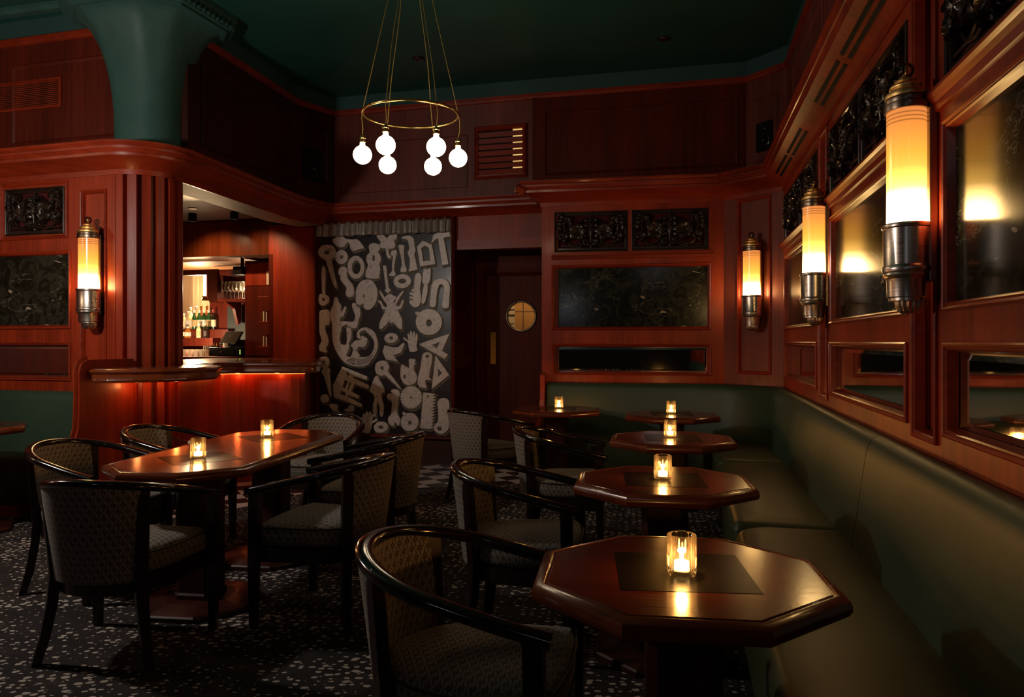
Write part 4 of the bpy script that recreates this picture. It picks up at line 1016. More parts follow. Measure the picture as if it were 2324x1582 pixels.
sh('A', ell(1520,1412,172,172), ell(1522,1425,42,48), smooth=False)
sh('A', [(1340,1285),(1385,1280),(1395,1310),(1372,1335)])
sh('A', [(68,1290),(100,1262),(190,1265),(195,1440),(150,1450),(140,1520),(170,1600),(180,1700),(150,1760),(165,1810),(110,1808),(60,1780),(70,1720),(100,1660),(70,1540),(66,1400)])
# dragon-like skeleton: body, arm, tail spiral
sh('A', [(265,1095),(300,1090),(320,1150),(350,1190),(345,1250),(370,1275),(405,1210),(418,1220),(385,1330),(340,1370),(345,1420),(360,1470),(340,1560),(330,1640),(345,1700),(400,1720),(430,1690),(435,1600),(430,1490),(480,1500),(490,1560),(480,1640),(455,1700),(460,1760),(420,1860),(520,1890),(580,1900),(540,1950),(600,2000),(560,1950),(600,1890),(680,1880),(740,1860),(800,1790),(835,1720),(760,1900),(700,1980),(600,2000),(500,1990),(400,1940),(330,1860),(270,1750),(245,1640),(240,1520),(235,1430),(215,1340),(220,1260),(255,1180)])
sh('B', [(590,270),(560,330),(600,390),(590,440),(700,420),(770,350),(800,240),(770,150),(700,80),(680,55),(600,80),(610,150),(640,130),(660,150),(580,160),(570,90),(620,35),(700,25),(790,80),(830,180),(835,300),(780,420),(700,500),(600,525),(500,510),(420,460),(480,420),(520,300),(490,260),(540,200),(600,190),(650,150),(700,170),(690,240),(650,280)])
sh('A', [(340,1440),(370,1405),(450,1410),(520,1405),(545,1330),(510,1230),(505,1170),(545,1165),(560,1200),(600,1230),(608,1310),(580,1400),(560,1480),(500,1490),(420,1445),(360,1470)])
sh('B', ell(1020,160,88,65,-.1), ell(1020,160,28,24), smooth=False)
sh('B', [(935,258),(1030,285),(1110,285),(1180,225),(1195,240),(1150,350),(1040,390),(1108,470),(950,440),(908,340)], smooth=False)
def hand(w, x, y, s, rot, flip=1):
    P = [(-40,120),(-55,40),(-60,-10),(-110,-60),(-98,-72),(-45,-30),(-48,-110),(-30,-112),(-20,-40),(-12,-135),(8,-135),(12,-42),(28,-128),(46,-124),(38,-35),(62,-95),(78,-88),(62,10),(45,60),(48,120)]
    c, q = math.cos(rot), math.sin(rot); sh(w, [(x+(a*flip*c-b_*q)*s, y+(a*flip*q+b_*c)*s) for a, b_ in P])
hand('B', 1300, 215, 1.0, -.12); hand('B', 705, 1290, 1.05, .22, -1)
sh('B', [(1395,240),(1792,105),(1690,330),(1768,378),(1735,435),(1560,340)], [(1550,250),(1670,210),(1628,300)], smooth=False)
sh('B', [(1610,400),(1787,648),(1560,832)], [(1640,560),(1700,622),(1634,690)], smooth=False)
sh('B', [(130,410),(185,440),(188,510),(160,550),(200,575),(190,640),(205,800),(212,925),(195,900),(150,730),(120,650),(92,600),(115,575),(110,545),(62,500),(62,440)], ell(124,478,17,20))
sh('B', [(372,545),(698,675),(690,712),(508,660),(500,690),(718,790),(708,832),(530,765),(478,870),(590,930),(582,962),(440,908),(430,940),(622,1040),(615,1072),(262,940),(248,790)], [(410,600),(455,618),(478,668),(425,660)], [(400,712),(452,730),(405,838),(355,820)], [(470,740),(495,750),(452,860),(425,848)], [(345,855),(425,885),(405,935),(325,905)], smooth=False)
sh('B', [(900,462),(960,480),(990,550),(975,600),(1050,700),(1145,832),(1080,780),(940,650),(900,660),(830,630),(808,560),(830,490)], ell(898,558,27,28))
sh('B', [(820,663),(880,750),(925,860),(880,905),(890,980),(910,1060),(910,1170),(890,1200),(870,1170),(868,1060),(840,1015),(818,1060),(820,1170),(802,1200),(782,1165),(780,1050),(800,980),(792,905),(742,870),(760,790)], ell(833,940,8,24))
sh('B', [(1060,842),(1115,860),(1130,910),(1110,970),(1095,1080),(1100,1170),(1132,1230),(1118,1320),(1075,1275),(1050,1325),(990,1290),(985,1220),(1020,1170),(1030,1080),(1030,1000),(970,960),(978,905),(1040,900),(1020,860)])
saw = []
for k in range(26):
    a = 2*PI*k/26; saw += [(1284+128*math.cos(a), 948+136*math.sin(a)), (1284+146*math.cos(a+.06), 948+154*math.sin(a+.06))]
sh('B', saw, ell(1282,950,16,17), smooth=False)
sh('B', [(1262,440),(1340,450),(1325,490),(1345,500),(1320,530),(1320,590),(1355,650),(1345,740),(1280,780),(1200,765),(1155,700),(1145,640),(1150,560),(1160,515),(1190,530),(1260,560),(1258,500)], ell(1198,672,22,30))
sh('B', [(1500,352),(1555,380),(1560,450),(1530,600),(1520,680),(1550,715),(1480,710),(1470,760),(1490,810),(1450,820),(1385,790),(1375,700),(1410,560),(1430,420),(1450,365)], ell(1500,402,27,26))
pr_ = [(1450,885),(1600,905)] + [q for k in range(11) for q in ((1560-k*2,925+k*40),(1608-k*3,945+k*40))] + [(1530,1368),(1408,1350)]
sh('B', pr_, ell(1508,935,18,18), smooth=False)
sh('B', [(1720,960),(1775,985),(1790,1060),(1780,1180),(1785,1330),(1750,1400),(1690,1432),(1610,1400),(1590,1330),(1640,1270),(1645,1150),(1638,1020),(1670,970)], ell(1662,1362,34,32))
sh('B', ell(1265,1275,115,118), ell(1268,1285,27,30), smooth=False)
sh('B', [(1172,1160),(1195,1150),(1230,1195),(1205,1215)])
sh('B', ell(884,1345,92,70,-.1), ell(882,1345,40,28), smooth=False)
sh('B', ell(132,965,50,54), smooth=False)
sh('B', [(195,1050),(230,1035),(290,1045),(300,1085),(290,1120),(320,1140),(250,1125),(225,1090)]); sh('B', [(398,1110),(440,1100),(470,1058),(515,1070),(515,1110),(490,1135),(430,1132)])
def motifs(dx, dz, dpt, ext, grow, name, m):
    big = bmesh.new(); made = []
    for w_, o_, hs in SH:
        cu = bpy.data.curves.new(name, 'CURVE'); cu.dimensions = '2D'; cu.fill_mode = 'BOTH'; cu.extrude = ext; cu.bevel_depth = .004 if grow == 0 else 0; cu.bevel_resolution = 1; cu.offset = grow
        for loop in (o_, *hs):
            sp = cu.splines.new('POLY'); sp.points.add(len(loop)-1); sp.use_cyclic_u = True
            f = QA if w_ == 'A' else QB
            for p, (X, Y) in zip(sp.points, loop):
                s_, z_ = f(X, Y); p.co = (s_-a0_+dx, z_+dz, 0, 1)
        t = bpy.data.objects.new('tmp', cu); C.objects.link(t); made.append(t)
    dg = bpy.context.evaluated_depsgraph_get()
    for t in made: me = bpy.data.meshes.new_from_object(t.evaluated_get(dg)); big.from_mesh(me); bpy.data.meshes.remove(me)
    for t in made: bpy.data.objects.remove(t)
    me = bpy.data.meshes.new(name); big.to_mesh(me); big.free(); me.materials.append(m)
    for p in me.polygons: p.material_index = 0
    o = bpy.data.objects.new(name, me); C.objects.link(o); o.parent = rp
    o.matrix_basis = Matrix(((1,0,0,0),(0,0,-1,dpt),(0,1,0,0),(0,0,0,1))); return o
motifs(.0, 0, DP-.008, .006, 0, 'silver_motifs', M['silver'])
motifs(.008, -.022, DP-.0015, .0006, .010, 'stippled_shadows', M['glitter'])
# gathered pewter valance
bm = bmesh.new(); n = 260; z0_, z1_ = zt-.155, zt+.015; R = []
for i in range(n+1):
    x = pw*i/n; ph = x*2*PI/.092; d = .030+.018*math.sin(ph+.8*math.sin(x*9))+.008*math.sin(2.3*ph); R.append([(x+.006*math.sin(ph*2), DP-.012-d*k, z1_+(z0_-z1_)*t+.004*math.sin(x*40)*t) for t, k in ((0,.6),(.2,.8),(.5,1),(.8,1.1),(1,1.25))])
loops(bm, R, False); o = obj('valance', bm, M['pewter'], rp, True); md = o.modifiers.new('thick', 'SOLIDIFY'); md.thickness = .004
# initials pressed into the ground
cu = bpy.data.curves.new('initials', 'FONT'); cu.body = 'KK'; cu.size = .11; cu.extrude = .001
t = bpy.data.objects.new('tmp', cu); C.objects.link(t); me = bpy.data.meshes.new_from_object(t.evaluated_get(bpy.context.evaluated_depsgraph_get())); bpy.data.objects.remove(t)
me.materials.clear(); me.materials.append(mat('raised_grey', (.045,.045,.05), .4)); o = bpy.data.objects.new('initials', me); C.objects.link(o); o.parent = rp
s_, z_ = QB(1655, 855); o.matrix_basis = Matrix(((1,0,0,s_-a0_),(0,0,-1,DP-.0015),(0,1,0,z_),(0,0,0,1)))
tag(rp, 'tall black relief panel covered with silver tool and animal shapes under a pewter valance', 'artwork')
bm = bmesh.new(); box(bm, BL.S(716), BL.S(1034), -.12, .02, 0, zb_-.05); tag(obj('baseboard_far', bm, M['woodbase_shade'], mw=BL.mw), kind='structure')

# ------------------------------------------------------------------ bar interior
hz = 2.385; S0 = BL.S(340); SR = BL.S(610)
bm = bmesh.new(); box(bm, S0-1.2, SR+.0, 0, .06, hz, CR0+.12); tag(obj('wall_bar_header', bm, wood('bar_header_veneer',(.07,.012,.003),(.27,.055,.014),'z',.26,.5,1,.13), mw=BL.mw), kind='structure')
bm = bmesh.new(); box(bm, S0-1.2, SR, .001, 1.7, hz-.002, hz+.05); tag(obj('ceiling_bar_niche', bm, M['woodgold'], mw=BL.mw), kind='structure')
bm = bmesh.new(); box(bm, SR, SR+.06, 0, 1.7, 0, hz); tag(obj('wall_bar_side', bm, M['wooddark'], mw=BL.mw), kind='structure')
bm = bmesh.new(); box(bm, S0-1.2, SR, 1.62, 1.7, 0, hz); tag(obj('wall_bar_back', bm, M['woodboards'], mw=BL.mw), kind='structure')
# bar ceiling under the beam, and bar left wall behind the column
bm = bmesh.new(); q = [(-2.80,6.35),(-2.40,8.45),(-2.10,8.98),(-2.6,9.25),(-4.6,9.8),(-4.6,6.6)]
loops(bm, [[(x,y,z) for x,y in q] for z in (2.80,2.86)]); tag(obj('ceiling_bar', bm, M['woodbase_shade']), kind='structure')  # ceiling shade put into a darker copy of the wood
bm = bmesh.new(); sweep(bm, [(-2.79,6.33),(-2.42,8.36),(-2.12,8.9),(-1.9,8.84)], [(.0,CR0-.02),(-.30,CR0-.02),(-.30,CR0+.0),(-.32,CR0+.02),(-.32,2.82),(.0,2.82)], cap=True); tag(obj('beam_bar', bm, M['woodgold'], smooth=False), kind='structure')
wallbox('wall_bar_left', [(-5.6,6.9),(-5.6,11.4)], 0, 2.9, M['wooddark'])
wallbox('wall_outer', [(-6.9,11.4),(3.2,11.4)], 0, CEIL, M['wooddark'])
def put(pl, px, py, d): s_, z_ = pl.hit(px, py, d); return s_, z_
# tall dark cabinet at the right of the niche
c0, c1_ = BL.S(556, .35), BL.S(603, .35)
r = empty('tall_cabinet', mw=BL.mat_at(c0, .35)); cw = SR-.01-c0
bm = bmesh.new(); box(bm, 0, cw, 0, .9, 0, hz-.03); obj('carcass', bm, M['wooddark'], r)
zz = BL.hit(580, 652, .35)[1]
bm = bmesh.new(); box(bm, .01, cw*.82, -.012, 0, zz+.02, hz-.06); bevel(obj('door', bm, M['wood'], r), .004)
bm = bmesh.new(); box(bm, .01, cw*.82, -.012, 0, 1.17, zz); bevel(obj('door', bm, M['wooddark'], r), .004)
tag(r, 'tall dark cabinet at the right side of the bar niche', 'cabinet')
# little wall shelves with card folders, menu card
for i, py in enumerate((673, 730, 786)):
    s_, z_ = BL.hit(602, py, .05)
    bm = bmesh.new(); box(bm, s_-.07, SR-.002, .0, .22, z_-.012, z_); bevel(tag(obj('wall_shelf', bm, M['woodh'], mw=BL.mw), ('topmost','middle','lowest')[i]+' little shelf at the right side of the bar niche', 'shelf', 'little niche shelves'), .003)
    if i:
        for k in range(4):
            bm = bmesh.new(); w_ = .014; x = s_-.05+k*.019; hgt = .115+.008*(k % 3)
            box(bm, x, x+w_, .05, .18, z_+.001, z_+hgt, Matrix.Rotation(0,4,'Y'))
            tag(obj('menu_booklet', bm, M['cream'] if k % 2 else M['woodgold'], mw=BL.mw), ('upright booklet on the middle niche shelf','upright booklet on the lowest niche shelf')[i-1], 'booklet', 'booklets on the niche shelves %s' % ('middle','lowest')[i-1])
s_, z_ = BL.hit(606, 627, .30); bm = bmesh.new(); box(bm, s_-.03, s_+.05, .333, .337, z_-.10, z_+.07); tag(obj('framed_card', bm, M['cream'], mw=BL.mw), 'cream card on the tall cabinet at the right of the bar niche', 'sign')
# glass shelf cabinet
gd = .62; g0, g1 = BL.S(493, gd), BL.S(556, gd); gz = BL.hit(520, 678, gd)[1]
r = empty('glass_cabinet', mw=BL.mat_at(g0, gd))
bm = bmesh.new(); box(bm, -.0, g1-g0+.1, 0, .42, gz-.035, gz); obj('shelf', bm, M['woodmid'], r)
bm = bmesh.new(); box(bm, -.125, -.0, .0, .42, gz-.04, hz-.16); obj('side_panel', bm, M['woodbase_shade'], r)
bm = bmesh.new(); box(bm, -.0, g1-g0+.1, .38, .42, gz, hz-.02); obj('back_panel', bm, M['woodmid'], r)
bm = bmesh.new(); box(bm, -.9, .0, .0, .05, hz-.16, hz-.09); obj('rail', bm, M['woodbase_shade'], r)
for k in range(2):
    bm = bmesh.new(); x = .07+.30*k*1.15; loops(bm, [[(x+dx_, y, z) for y, z in ((.02,gz-.036),(.36,gz-.036),(.36,gz-.30),(.30,gz-.33),(.22,gz-.12))] for dx_ in (0,.04)]); obj('bracket', bm, M['woodmid'], r)
tag(r, 'open wooden cabinet shelf with upright stemmed glasses in the bar niche', 'cabinet')
# stemmed glasses
def stem():
    bm = bmesh.new(); lathe(bm, [(.030,0),(.030,.002),(.006,.008),(.0035,.02),(.0035,.085),(.008,.092),(.022,.105),(.027,.13),(.028,.20),(.026,.228),(.0255,.228),(.026,.13),(.020,.108),(.004,.096)], 18, cap1=True); return bm
st = obj('wine_glass', stem(), M['barglass'], smooth=True)
k = 0
for row in range(3):
    for j in range(6):
        o = st if k == 0 else st.copy()
        if k: C.objects.link(o)
        k += 1; p = BL.at(g0+.045+j*.058+(row % 2)*.029, gd+.06+row*.09, gz); o.location = p; tag(o, 'clear stemmed glass standing on the bar niche shelf', 'glass', 'stemmed glasses on the niche shelf')
# wall tube lamp in the niche
td = .66; ts_, tz = BL.hit(467.5, 672, td); r = empty('tube_lamp', mw=BL.mat_at(ts_, td-.0, 0)); tz2 = BL.hit(468, 614, td)[1]
bm = bmesh.new(); lathe(bm, [(.030,tz+.0),(.030,tz2)], 20); obj('tube', bm, M['ledwarm'], r, True)
bm = bmesh.new(); lathe(bm, [(.05,tz-.06),(.062,tz-.055),(.055,tz-.045),(.04,tz-.04),(.04,tz-.012),(.055,tz-.006),(.055,tz)], 20); obj('collar', bm, M['woodgold'], r, True, sharp=40)
bm = bmesh.new(); box(bm, .03, .06, -.03, .05, tz-.06, tz2); obj('bracket', bm, M['wooddark'], r)
tag(r, 'bright vertical tube lamp inside the bar niche', 'lamp')
# blackboard panel
bd = 1.0; q0, z0 = BL.hit(514, 745, bd); q1, z1 = BL.hit(556, 694, bd)
bm = bmesh.new(); box(bm, q0, q1+.1, bd+.02, bd+.05, z0-.25, z1); tag(obj('chalkboard', bm, mat('dusty_chalkboard', (.05,.06,.065), .6), mw=BL.mw), 'plain dusty dark board behind the till screen', 'board')
bm = bmesh.new(); box(bm, BL.S(480,1.1), q1+.1, 1.06, 1.12, 1.0, hz-.05); tag(obj('wall_niche_inner', bm, M['woodmid'], mw=BL.mw), kind='structure')
# back counter
kd = .30; kz = BL.hit(500, 809, kd)[1]
bm = bmesh.new(); a_, c_ = BL.S(390, kd), SR
box(bm, a_-.3, c0-.005, kd-.25, 1.04, .0, kz); o = obj('back_counter', bm, M['wooddark'], mw=BL.mw); tag(o, 'dark back bar counter carrying the till and glasses', 'counter')
# till screen, cash drawer, receipt printer
s_, z_ = BL.hit(502, 808, kd+.02); dwid = BL.S(532, kd)-BL.S(474, kd); s0_ = BL.S(474, kd)
r = empty('cash_drawer', mw=BL.mat_at(s0_, kd+.0, kz)); dh = BL.hit(500,789,kd)[1]-kz
bm = bmesh.new(); box(bm, 0, dwid, 0, .36, .004, dh); bevel(obj('body', bm, M['blackgloss'], r), .004)
bm = bmesh.new(); box(bm, .012, dwid-.012, -.006, 0, .012, dh-.02); bevel(obj('drawer_front', bm, M['black'], r), .002)
bm = bmesh.new(); lathe(bm, [(.008,0),(.008,.008),(.004,.009)], 14); o = obj('lock', bm, M['nickel'], r); o.rotation_euler = (PI/2,0,0); o.location = (dwid/2, -.006, dh*.5)
tag(r, 'black cash drawer under the till screen', 'cash drawer')
r = empty('receipt_printer', mw=BL.mat_at(s0_+dwid+.01, kd, kz)); w_ = BL.S(553,kd)-s0_-dwid-.04
bm = bmesh.new(); box(bm, 0, w_, 0, .2, .002, dh+.015); bevel(obj('body', bm, M['black'], r), .008)
bm = bmesh.new(); box(bm, .01, w_-.01, -.003, 0, dh*.55, dh*.9); obj('cover', bm, M['blackgloss'], r)
bm = bmesh.new()
for i in range(3): box(bm, w_*.72, w_*.72+.012, -.006, -.003, .03+.02*i, .04+.02*i)
obj('status_light', bm, led('status_led', (.4,.9,.1), 2.5), r)
tag(r, 'small black receipt printer right of the cash drawer', 'printer')
r = empty('till_screen', mw=BL.mat_at(s0_+.10, kd+.06, kz+dh))
sw, sh_ = .30, .20; tilt = Matrix.Rotation(math.radians(-38),4,'X') @ Matrix.Shear('XY', 4, (0,0)); mt = Matrix.Translation((0,0,.045)) @ Matrix.Rotation(math.radians(-14),4,'Z') @ Matrix.Rotation(math.radians(-36),4,'X')
bm = bmesh.new(); box(bm, 0, sw, 0, .022, 0, sh_, mt); bevel(obj('casing', bm, M['black'], r), .004)
bm = bmesh.new(); box(bm, .012, sw-.012, -.002, 0, .012, sh_-.012, mt); obj('screen', bm, mat('dim_glossy_screen', (.03,.025,.02), .08, coat=.5), r)
bm = bmesh.new(); box(bm, .10, .24, .05, .22, 0, .10); box(bm, .13, .21, .03, .16, .04, .16); bevel(obj('stand', bm, M['black'], r), .01)
tag(r, 'tilted black till touch screen on the back bar', 'monitor')
r = empty('paper_cup', mw=BL.mat_at(BL.S(509.5, kd), kd+.03, kz+dh)); bm = bmesh.new(); lathe(bm, [(.027,0),(.031,.058),(.029,.058),(.026,.004)], 20); obj('body', bm, M['white'], r, True, sharp=40)
bm = bmesh.new(); lathe(bm, [(.0285,.015),(.0305,.04),(.0305,.041),(.0283,.0145)], 20, cap0=False, cap1=False); obj('printed_band', bm, M['cream'], r); tag(r, 'small pale cup standing on the cash drawer', 'cup')
for k, px in enumerate((464,472,480,486,492,501)):
    d_ = kd+.12+.03*(k % 2); s_ = BL.S(px, d_); r = tag(empty('dasher_bottle', mw=BL.mat_at(s_, d_, kz+ (dh if px > 473 else .0))), 'small brass-topped dasher bottle by the cash drawer', 'bottle', 'small dasher bottles')
    h0 = .0 if px > 473 else dh
    bm = bmesh.new(); lathe(bm, [(.015,0),(.016,.006),(.016,.012+h0),(.006,.020+h0)], 14); obj('body', bm, M['barglass'] if h0 else M['black'], r, True, sharp=40)
    bm = bmesh.new(); lathe(bm, [(.009,.020+h0),(.010,.028+h0),(.003,.034+h0),(.002,.055+h0)], 12); obj('dasher_top', bm, M['brass'], r, True, sharp=40)
# steps for bottles
b1 = .78; za = BL.hit(450, 767, b1)[1]; zc = BL.hit(450, 748, b1+.16)[1]
bm = bmesh.new(); x0, x1 = BL.S(400, b1), BL.S(487, b1); box(bm, x0-.5, x1, b1-.04, b1+.12, za-.11, za); box(bm, x0-.5, x1+.12, b1+.12, b1+.42, kz+.001, zc); tag(obj('bottle_steps', bm, M['woodmid'], mw=BL.mw), 'stepped red wood ledge carrying the liquor bottles', 'shelf')
G1 = mat('amber_spirit', (.45,.16,.03), .08, coat=.6); G2 = mat('green_bottle', (.02,.09,.03), .08, coat=.6); G3 = mat('pale_spirit', (.75,.62,.38), .1, coat=.6); G4 = mat('dark_bottle', (.015,.012,.01), .1, coat=.6)
CAPS = [mat('gold_foil', (.6,.35,.1), .3, .8), mat('red_wax', (.35,.03,.02), .4), M['white'], M['black']]
LBL = [M['cream'], M['white'], mat('tan_label', (.55,.42,.22), .6), mat('dark_label', (.05,.03,.03), .5)]
def bottle(px, d, z, h, w_, g, c_, l_, square, label):
    s_ = BL.S(px, d); r = empty('liquor_bottle', mw=BL.mat_at(s_, d, z)); seg = 4 if square else 20; a0 = PI/4 if square else 0; q = w_/2*(1.3 if square else 1)
    bm = bmesh.new(); lathe(bm, [(q*.95,0),(q,.006),(q,h*.60),(q*.85,h*.67),(.016,h*.76),(.013,h*.80),(.013,h*.90)], seg, a0=a0); obj('glass_body', bm, g, r, True, sharp=35)
    bm = bmesh.new(); lathe(bm, [(.017,h*.88),(.018,h*.9),(.018,h*.99),(.015,h)], 16); obj('stopper', bm, c_, r, True, sharp=35)
    bm = bmesh.new(); lathe(bm, [(q+.0015,h*.15),(q+.0015,h*.50)], seg, a0=a0, cap0=False, cap1=False); obj('label', bm, l_, r, not square)
    return tag(r, label, 'bottle', 'liquor bottles behind the bar')
cl = {id(G1):'amber', id(G2):'green', id(G3):'pale', id(G4):'dark'}; cpn = ('gold','red','white','black')
row1 = [(414,.16,.055,G4,0),(426,.15,.062,G1,2),(451,.185,.066,G3,2),(466,.185,.060,G4,0)]
row2 = [(417,.22,.055,G3,2),(428,.25,.065,G3,2),(441,.26,.06,G2,2),(452,.26,.06,G2,2),(463,.26,.06,G2,2),(474,.26,.062,G2,2),(485,.26,.066,G4,1)]
row3 = [(433,.31,.062,G3,2),(446,.32,.062,G3,2),(457,.335,.068,G1,0),(470,.335,.075,G1,0),(484,.335,.068,G1,1)]
for nm, rw, d_, z_ in (('front',row1,b1+.04,za),('middle',row2,b1+.20,zc),('back',row3,b1+.31,zc)):
    for i, (px, h, w_, g, c_) in enumerate(rw): bottle(px, d_, z_+.002, h, w_, g, CAPS[c_], LBL[(i+len(rw)) % 4 if nm == 'front' else i % 3], i % 3 == 1, '%s liquor bottle with %s stopper, %s row behind the bar, %s from the column' % (cl[id(g)], cpn[c_], nm, ('first','second','third','fourth','fifth','sixth','seventh')[i]))
# tumblers upside down on the counter
bm = bmesh.new(); lathe(bm, [(.036,0),(.032,.085),(.030,.088),(.001,.088)], 20, cap0=False); tmb = obj('tumbler', bm, M['barglass'], smooth=True, sharp=40); k = 0
for row in range(2):
    for j in range(5):
        o = tmb if k == 0 else tmb.copy()
        if k: C.objects.link(o)
        k += 1; o.location = BL.at(BL.S(417, kd)+j*.078, kd-.08+row*.085, kz+.001); tag(o, 'clear tumbler upside down on the lit back counter beside the column', 'glass', 'tumblers on the back counter')
# track spots and camera box
for px, py in ((437,503),(532,498)):
    d_ = -.55; s_, z_ = BL.hit(px, py, d_); r = empty('ceiling_spotlight', mw=BL.mat_at(s_, d_, z_))
    bm = bmesh.new(); lathe(bm, [(.042,0),(.045,.004),(.045,.105),(.03,.11)], 24); obj('housing', bm, M['black'], r, True, sharp=40)
    bm = bmesh.new(); lathe(bm, [(.001,.003),(.036,.003)], 24, cap0=False, cap1=False); obj('lens', bm, led('spot_lens', (1,.72,.4), 7), r)
    bm = bmesh.new(); box(bm, -.02, .02, -.01, .01, .10, 2.80-z_); obj('bracket', bm, M['black'], r)
    tag(r, 'black cylinder ceiling spotlight over the bar, %s one' % ('left' if px < 500 else 'right'), 'spotlight', 'bar ceiling spotlights')
s_, z_ = BL.hit(538, 614, .25); r = empty('niche_speaker', mw=BL.mat_at(s_, .25, z_)); bm = bmesh.new(); box(bm, -.06, .05, 0, .10, -.05, .05); bevel(obj('body', bm, M['black'], r), .006); bm = bmesh.new(); box(bm, .03, .06, .03, .06, 0, hz-z_); obj('bracket', bm, M['black'], r); tag(r, 'small black box speaker hanging in the bar niche', 'speaker')

# ------------------------------------------------------------------ upper wall fittings
# louvre
la0, lz0 = UB.hit(1078, 385); la1, lz1 = UB.hit(1197, 262); la0z = UB.hit(1078,268)[1]
r = empty('louvre_vent', mw=UB.mat_at(la0, -.002, 3.12)); lw_ = la1-la0; lh = .58
bm = bmesh.new(); frame(bm, 0, lw_, 0, lh, [(0,0),(0,-.02),(.015,-.045),(.03,-.03),(.045,-.035),(.055,-.0)]); obj('frame', bm, M['woodh'], r)
bm = bmesh.new(); box(bm, .05, lw_-.05, -.004, -.001, .05, lh-.05); obj('dark_gap', bm, M['black'], r)
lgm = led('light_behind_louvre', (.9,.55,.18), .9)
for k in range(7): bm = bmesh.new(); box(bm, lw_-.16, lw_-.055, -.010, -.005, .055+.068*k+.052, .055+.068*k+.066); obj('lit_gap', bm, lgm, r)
for k in range(7):
    bm = bmesh.new(); mt = Matrix.Translation((lw_/2, -.016, .075+.068*k)) @ Matrix.Rotation(math.radians(24),4,'X'); box(bm, -lw_/2+.05, lw_/2-.05, -.005, .005, -.026, .026, mt); obj('slat', bm, M['woodh'], r)
tag(r, 'wooden louvred vent with light behind it, high on the back wall', 'vent')
# speakers
for pl, (x0, y0), (x1, y1), lb in ((UG,(1716,348),(1757,270),'dark flush speaker in the upper corner panel above the pilaster lamp'),(UD,(683,405),(730,342),'dark flush speaker in the upper corner panel above the bar')):
    p, z0 = pl.hit(x0, y0); q, z1 = pl.hit(x1, y1); r = empty('wall_speaker', mw=pl.mat_at((p+q)/2, -.001, (z0+z1)/2)); hw, hh = (q-p)/2*.9, (z1-z0)/2
    bm = bmesh.new(); box(bm, -hw, hw, -.014, 0, -hh, hh); bevel(obj('frame', bm, M['black'], r), .004)
    bm = bmesh.new(); lathe(bm, [(hw*.75,0),(hw*.72,.004),(hw*.3,-.004),(.001,.003)], 28); o = obj('cone', bm, M['blackgloss'], r, True); o.rotation_euler = (PI/2,0,0); o.location = (0,-.015,-hh*.3)
    bm = bmesh.new(); lathe(bm, [(hw*.3,0),(hw*.28,.004),(.001,.006)], 20); o = obj('tweeter', bm, M['blackgloss'], r, True); o.rotation_euler = (PI/2,0,0); o.location = (0,-.015,hh*.55)
    tag(r, lb, 'speaker', 'flush wall speakers')
# left air grille
g0_, gz0 = UL.hit(2, 245); g1_, gz1 = UL.hit(136, 183); gw = .9
r = empty('air_grille', mw=UL.mat_at(g1_-gw, -.002, UL.hit(136,237)[1])); gh = .215
bm = bmesh.new(); frame(bm, -.02, gw+.02, -.02, gh+.02, [(0,0),(0,-.012),(.018,-.014),(.024,0)]); obj('frame', bm, M['woodh'], r)
bm = bmesh.new(); box(bm, 0, gw, -.002, 0, 0, gh); obj('dark_gap', bm, M['black'], r)
for k in range(13):
    bm = bmesh.new(); box(bm, 0, gw, -.009, -.003, .006+.0163*k, .013+.0163*k); obj('slat', bm, M['wood'], r)
tag(r, 'long slatted air grille in the upper left wall', 'vent')
# ceiling discs
for px, py, lb in ((950,132,'small dark ceiling disc behind the chandelier cords'),(1506,87,'small dark ceiling disc right of the chandelier')):
    Z = (CEIL-EYE)*F/(HY-py); r = empty('smoke_detector', ((px-CX)/F*Z, Z, CEIL)); bm = bmesh.new(); lathe(bm, [(.055,0),(.055,-.012),(.04,-.022),(.001,-.024)], 28); obj('body', bm, M['bronze'], r, True, sharp=40); bm = bmesh.new(); lathe(bm, [(.062,-.001),(.062,-.004)], 28); obj('rim', bm, M['black'], r); tag(r, lb, 'detector')
for px, py in ((437,463),):
    s_, z_ = BL.hit(px, py, -.9); r = empty('bar_ceiling_disc', mw=BL.mat_at(s_, -.9, 2.80)); bm = bmesh.new(); lathe(bm, [(.05,0),(.05,-.01),(.001,-.012)], 24); obj('body', bm, M['nickel'], r, True, sharp=40); tag(r, 'small round disc on the low ceiling over the bar', 'detector')
# small carved spot at the left end of the back cornice
s_, z_ = BR.hit(1181, 431, -.16); r = empty('cornice_spotlight', mw=BR.mat_at(s_, -.16, z_) @ Matrix.Rotation(math.radians(25),4,'Z') @ Matrix.Rotation(math.radians(-70),4,'Y'))
bm = bmesh.new(); lathe(bm, [(.03,-.05),(.045,-.04),(.05,-.01),(.04,0),(.045,.012),(.045,.04),(.032,.055)], 24); obj('housing', bm, M['woodh'], r, True, sharp=40); bm = bmesh.new(); lathe(bm, [(.026,.055),(.020,.058),(.001,.057)], 20); obj('lens', bm, M['nickel'], r, True); tag(r, 'small reddish spotlight at the left end of the back wall cornice', 'spotlight')
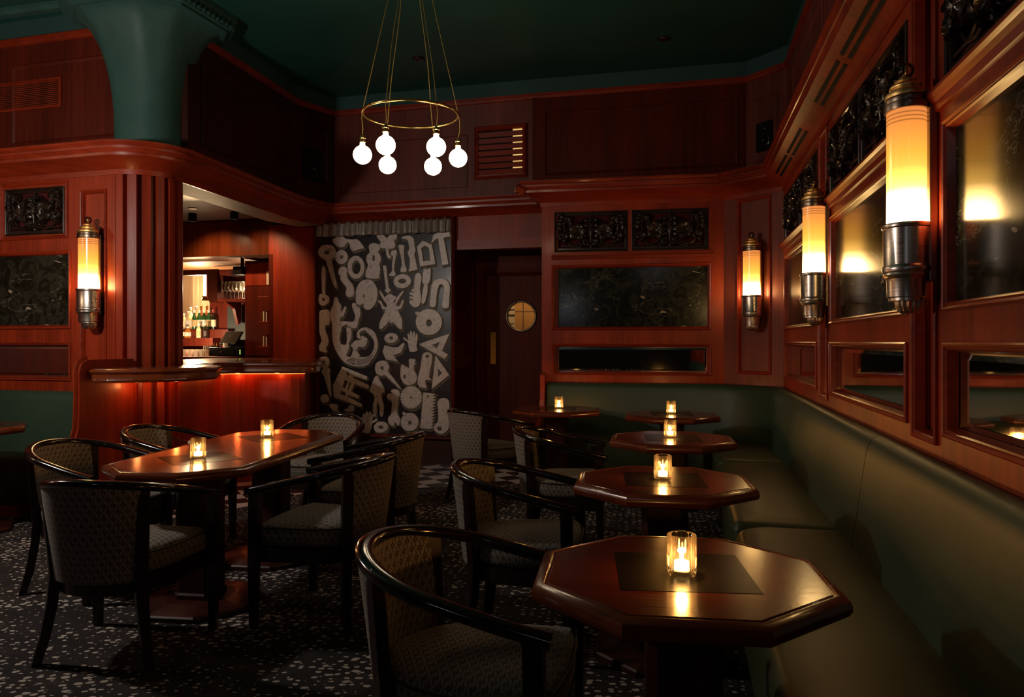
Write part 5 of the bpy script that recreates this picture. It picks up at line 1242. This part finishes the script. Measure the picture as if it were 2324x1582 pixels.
# brass hook and floor knob
r = empty('coat_hook', (-2.49, 5.95, .565)); bm = bmesh.new(); tube(bm, [(-.30,.30,0),(-.04,.03,0),(.01,0,.0)], .022, .022, 10); obj('stem', bm, M['bronze'], r, True); bm = bmesh.new(); bmesh.ops.create_uvsphere(bm, u_segments=16, v_segments=10, radius=.020, matrix=Matrix.Translation((.0,-.01,0))); obj('knob', bm, M['cream'], r, True); tag(r, 'cream-tipped hook on the column base behind the long table', 'hook')
r = empty('floor_knob', (.13, 6.88, 0)); bm = bmesh.new(); lathe(bm, [(.045,0),(.05,.012),(.045,.035),(.025,.052),(.001,.056)], 20); obj('dome', bm, M['cream'], r, True); bm = bmesh.new(); lathe(bm, [(.055,0),(.055,.006)], 20); obj('base', bm, M['bronze'], r); tag(r, 'small cream dome on the carpet behind a barrel chair leg', 'floor fitting')

# ------------------------------------------------------------------ lights of the room and added fills
AL_ = []
def area(name, loc, target, col, power, size, spread=None):
    d = Vector(target)-Vector(loc); return light(name, loc, col, power, kind='AREA', size=size, rot=d.to_track_quat('-Z','Y').to_euler(), spread=spread)
light('unseen_light', (-3.6,3.8,2.35), (1,.88,.78), L_LEFT, .08)
light('unseen_light', (-2.2,-1.4,2.1), (.85,.88,1.0), L_WIN, .12)
light('unseen_light', (-5.6,4.2,2.6), (1,.66,.42), L_FILL, .12)  # added warm fill out of view, no known lamp there
light('unseen_light', (-.3,-1.6,3.0), (.95,.85,.85), L_FILL2, .25)  # added overhead fill behind the camera, no known lamp
for px_ in (437, 532):
    l_ = light('bar_spot', BL.at(BL.S(px_, -.55), -.55, BL.hit(px_, 500, -.55)[1]-.01), (1,.60,.30), L_BAR*(1 if px_ < 500 else .45), .03, kind='SPOT', rot=(.62,0,-.2)); l_.data.spot_size = 1.9; l_.data.spot_blend = .7
light('bar_niche_fill', BL.at(BL.S(447,1.15), 1.15, 2.05), (1,.66,.34), L_NICHE, .05)  # added without a fixture to light the boards behind the rail
light('bar_niche_fill', BL.at(BL.S(548,.6), .75, gz+.12), (1,.75,.5), L_NICHE*.35, .02)  # added fill beside the shelved glasses
light('bar_counter_fill', BL.at(BL.S(430,.3), .3, 1.42), (1,.72,.4), L_NICHE*.45, .05)  # added without a fixture to light the bottles from in front
light('under_counter_light', (-2.62,7.32,1.02), (1,.16,.03), L_RED, .02)
light('under_counter_light', (-2.25,7.34,1.02), (1,.16,.03), L_RED, .02)
light('under_counter_light', (-2.92,5.97,1.0), (1,.30,.08), L_RED, .02)
light('under_counter_light', (-2.68,6.12,1.0), (1,.24,.05), L_RED, .02)
